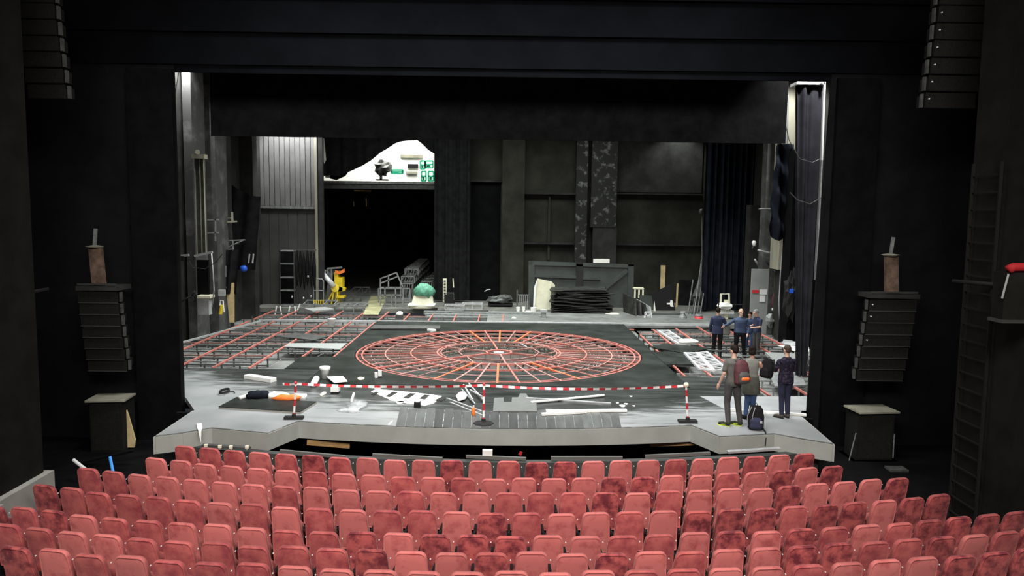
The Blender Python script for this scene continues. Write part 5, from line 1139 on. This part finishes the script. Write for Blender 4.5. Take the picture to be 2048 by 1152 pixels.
# workshop contents
t = thing('workshop_machine', 'dark wrapped machine on a stand in the bright upper workshop', 'machine', P(766,362,43))
build('body', MB().blob(P(766,336,43), .45,.4,.42,12,8,.25,7), 'steel_dark', t); build('stand', ftube([(762,348),(762,360)], 43, .08), 'steel_dark', t); build('foot', fbox(752,358,776,361,42.9,.4), 'steel_dark', t)
for i,(x0,y0,x1,y1,l) in enumerate(((801,309,845,316,'top'),(815,328,836,336,'small black'),(812,343,834,348,'lower'))):
    a,b = P(x0,y0,45.9), P(x1,y1,45.9); solo('wall_board', MB().box(a.x,b.x,45.85,46,b.z,a.z), 'duct' if i != 1 else 'plastic_black', '%s dark board on the white workshop wall' % l, 'board')
for i,(x0,y0,x1,y1,l) in enumerate(((841,322,850,338,'upper left'),(851,322,866,336,'upper right'),(843,343,852,362,'lower left'),(857,343,867,362,'lower right'),(783,340,806,347,'far left'))):
    t = thing('green_rack', 'green storage rack in the workshop, %s one' % l, 'rack', P((x0+x1)/2,y1,44.5), 'green racks in the upper workshop')
    for (p0,p1) in (((x0,y0),(x0,y1)),((x1,y0),(x1,y1)),((x0,y0),(x1,y0)),((x0,y1),(x1,y1)),((x0,(y0+y1)/2),(x1,(y0+y1)/2))): build('bar', MB().bar(P(*p0,44.5),P(*p1,44.5),.09), 'green_rack', t)
    build('bin', fbox(x0+2,(y0+y1)/2,x0+(x1-x0)*.6,y1-1,44.55,.3), 'green_rack', t)
solo('white_cupboard', fbox(650,337,663,355,41.5,.5), 'white_paper', 'white box at the left end of the upper opening', 'box')
solo('white_cloth_strip', fpoly([(642,275),(648,277),(652,320),(648,327),(644,300)], 39.0, .04), 'white_paper', 'narrow white strip lit up left of the gathered curtain', 'cloth')
solo('warm_lamp', ftube([(708,381),(742,382)], 40.6, .03), 'wood', 'thin orange rail under the beam of the rear opening', 'rail')
for x,l in ((707,'left'),(732,'right')): solo('hanging_strap', ftube([(x,403 if x<720 else 396),(x+1,413)], 43, .03), 'wood_pale', 'short pale strap hanging in the dark rear stage, %s of two' % l, 'strap')
ym = MB().prism([tuple(P(x,y,1)[:2]) if False else tuple(G(x,y,.01)[:2]) for x,y in ((726,629),(757,629),(775,592),(742,592))], .001,.012); struct('floor_yellow_patch', ym, 'yellow_floor')

# ================================================================== BACKSTAGE, RIGHT SIDE
bay('wall_right_pier', 1500, 410, 1540, 690, 34.5, .5, 'wall_dark_grey')
bay('wall_right_pier', 1540, 200, 1568, 700, 32.0, .6, 'wall_grey')
bay('wall_right_pier', 1574, 165, 1592, 540, 30.0, 1, 'duct')
bay('wall_right_pier', 1568, 540, 1592, 700, 30.0, 1, 'wall_dark_grey')
bay('wall_right_pier', 1590, 300, 1625, 705, 28.5, .8, 'black_paint')
t = thing('tall_flat', 'tall dark boxed scenery flat with white edges at the right of the stage opening', 'scenery flat', P(1620,700,21.6))
ft = [(1594,168),(1648,168),(1642,310),(1634,500),(1628,690),(1592,690)]
fm = MB(); NN = 28
fm.sheet(lambda u,v: (lambda p: (p.x, p.y+.06*math.sin(u*17)*(1 if u < .55 else .15), p.z))(P(1594+u*(54-34*(1-v)), 752-584*v, 21.6)), 28, 12)
fm.sheet(lambda u,v: (lambda p: (p.x, p.y+.12, p.z))(P(1594+u*(54-34*(1-v)), 752-584*v, 21.6)), 28, 12)
build('cloth', fm, 'blue_black_cloth', t, smooth=True)
build('top_edge', fbox(1594,163,1650,169,21.5,.5), 'white', t); build('side_edge', fpoly([(1648,158),(1652,158),(1646,320),(1643,320)], 21.5, .12), 'white', t); build('lower_side_edge', fpoly([(1643,320),(1646,320),(1634,560),(1631,560)], 21.5, .12), 'steel_light', t)
build('bracket', fbox(1643,156,1648,166,21.4,.2), 'white', t)
solo('hanging_black', MB().sheet(lambda u,v: (lambda p: (p.x, p.y+.14*math.sin(u*11+v*4)+.1*math.sin(v*22+u*4), p.z))(P(1543+u*38+10*v+(1-v)*(-3), 468-180*v+14*(1-v)*math.sin(u*PI)*1, 29.2)), 20, 30), 'blue_cloth', 'crumpled black cloth bunched on the right stage wall', 'curtain', smooth=True)
solo('hanging_white', MB().sheet(lambda u,v: (lambda p: (p.x, p.y+.1*math.sin(u*8), p.z))(P(1566+u*14-3*(1-v), 290-100*v, 29.3)), 8, 8), 'grey_panel', 'pale gathered cloth end high on the right stage wall', 'curtain', smooth=True)
for i,pts in enumerate((((1566,225),(1578,280),(1600,318),(1625,325),(1642,317)),((1580,385),(1595,400),(1620,408),(1642,396)))):
    solo('hanging_cable', MB().tube([P(x,y,21.3 if x > 1592 else 21.3) for x,y in pts], .012, 6), 'steel_dark', 'thin grey cable looped across the tall right flat, %s of two' % ('upper','lower')[i], 'cable')
for i,x in enumerate((1562,1567,1573)):
    solo('wall_cable', ftube([(x+6,470),(x,530),(x-4,600),(x-2,672)], 29.5, .02), 'steel_light', 'pale cable running down the right wall, %s of three' % ('left','middle','right')[i], 'cable')
t = thing('metal_door', 'grey metal door with red sticker and two white notices on the right side', 'door', P(1525,668,31.8))
build('leaf', fbox(1504,538,1540,668,31.8,.08), 'grey_panel', t); build('red_sticker', fbox(1505,580,1518,586,31.77,.03), 'red', t)
build('notice', fbox(1520,579,1534,589,31.77,.03), 'white', t); build('notice', fbox(1520,591,1530,604,31.77,.03), 'white', t)
build('frame_post', fbox(1539,538,1543,668,31.75,.15), 'steel_dark', t)
solo('white_edge', fpoly([(1543,540),(1552,541),(1549,600),(1542,640),(1538,640)], 31.9, .05), 'white', 'bright white strip right of the grey metal door', 'panel')
t = thing('hanging_coat', 'dark maroon cloth hanging beside the white strip', 'cloth', P(1548,620,31.2)); build('cloth', MB().blob(P(1549,603,31.2), .12,.1,.38,10,8,.15,3), 'deep_maroon', t, smooth=True); build('hem', fbox(1545,617,1554,621,31.1,.1), 'white', t)
solo('tool_bundle', MB().blob(P(1541,642,30.9), .16,.16,.3,9,6,.4,5), 'steel', 'grey bundle of tools at the foot of the maroon cloth', 'tools')
solo('orange_glove', MB().blob(P(1555,582,30.8), .08,.06,.14,8,6,.2,5), 'wood_brown', 'brown glove hanging on the right wall', 'glove', smooth=True)
solo('black_gear', MB().blob(P(1582,590,28.15), .3,.18,.85,12,9,.35,8), 'plastic_black', 'tangle of black equipment hanging on the right pier', 'equipment')
solo('blue_label', fbox(1580,578,1587,586,27.85,.05), 'blue', 'small blue label on the black equipment at right', 'label')
solo('wood_block', fpoly([(1595,590),(1603,588),(1602,607),(1595,607)], 27.5, .1), 'wood_pale', 'pale wooden block on the dark right pier', 'wood')
solo('wood_batten', fpoly([(1595,608),(1599,608),(1597,655),(1594,655)], 27.5, .08), 'wood_pale', 'narrow yellowish batten below the wooden block', 'wood')
for i,pts in enumerate((((1515,500),(1540,506),(1552,509)),((1535,528),(1545,520),(1556,522)),((1509,518),(1517,531)))):
    solo('bracket_tube', ftube(pts, 31.3, .04 if i != 1 else .12, 8), ('steel','plastic_black','steel')[i], ('thin grey arm above the metal door','fat black tube above the metal door','short slanting grey arm left above the metal door')[i], 'arm', smooth=True)
solo('bracket_tube', ftube([(1518,418),(1543,418)], 31.5, .04), 'steel', 'short pale rail below the bunched black cloth', 'rail')
t = thing('spot_lamp', 'small white spot lamp on the right black curtain', 'lamp', P(1508,488,33)); build('head', MB().blob(P(1508,487,33), .1,.08,.12,8,6,.15,2), 'white', t, smooth=True); build('arm', ftube([(1508,490),(1505,497)], 33, .03), 'steel_dark', t)
t = thing('white_chair_pile', 'pale chairs and papers piled behind the person in the navy jacket', 'chairs', P(1450,648,34.2))
build('back_frame', ftube([(1441,624),(1442,588),(1458,588),(1460,624)], 34.2, .05), 'cream', t); build('seat', fbox(1438,622,1468,628,34,.5), 'white', t); build('post', fbox(1449,600,1456,640,34.1,.12), 'cream', t); build('papers', MB().blob(P(1450,612,34.0), .3,.2,.15,9,6,.3,3), 'white_paper', t)
t = thing('rail_stand', 'dark clothes rail standing behind the group of people at the back', 'rail', P(1480,648,34.0))
for pts in (((1438,608),(1490,610)),((1437,606),(1437,648)),((1490,608),(1491,648))): build('bar', ftube(pts, 34.0, .03), 'rubber', t)
for i,(x,y,l) in enumerate(((1577,686,'left'),(1590,690,'right'))):
    solo('clear_wrap', MB().blob(G(x,y,.12), .28,.3,.1,10,6,.3,i+4), 'film', 'crumpled clear wrapping on the right deck plates, %s of two' % l, 'plastic', smooth=True)
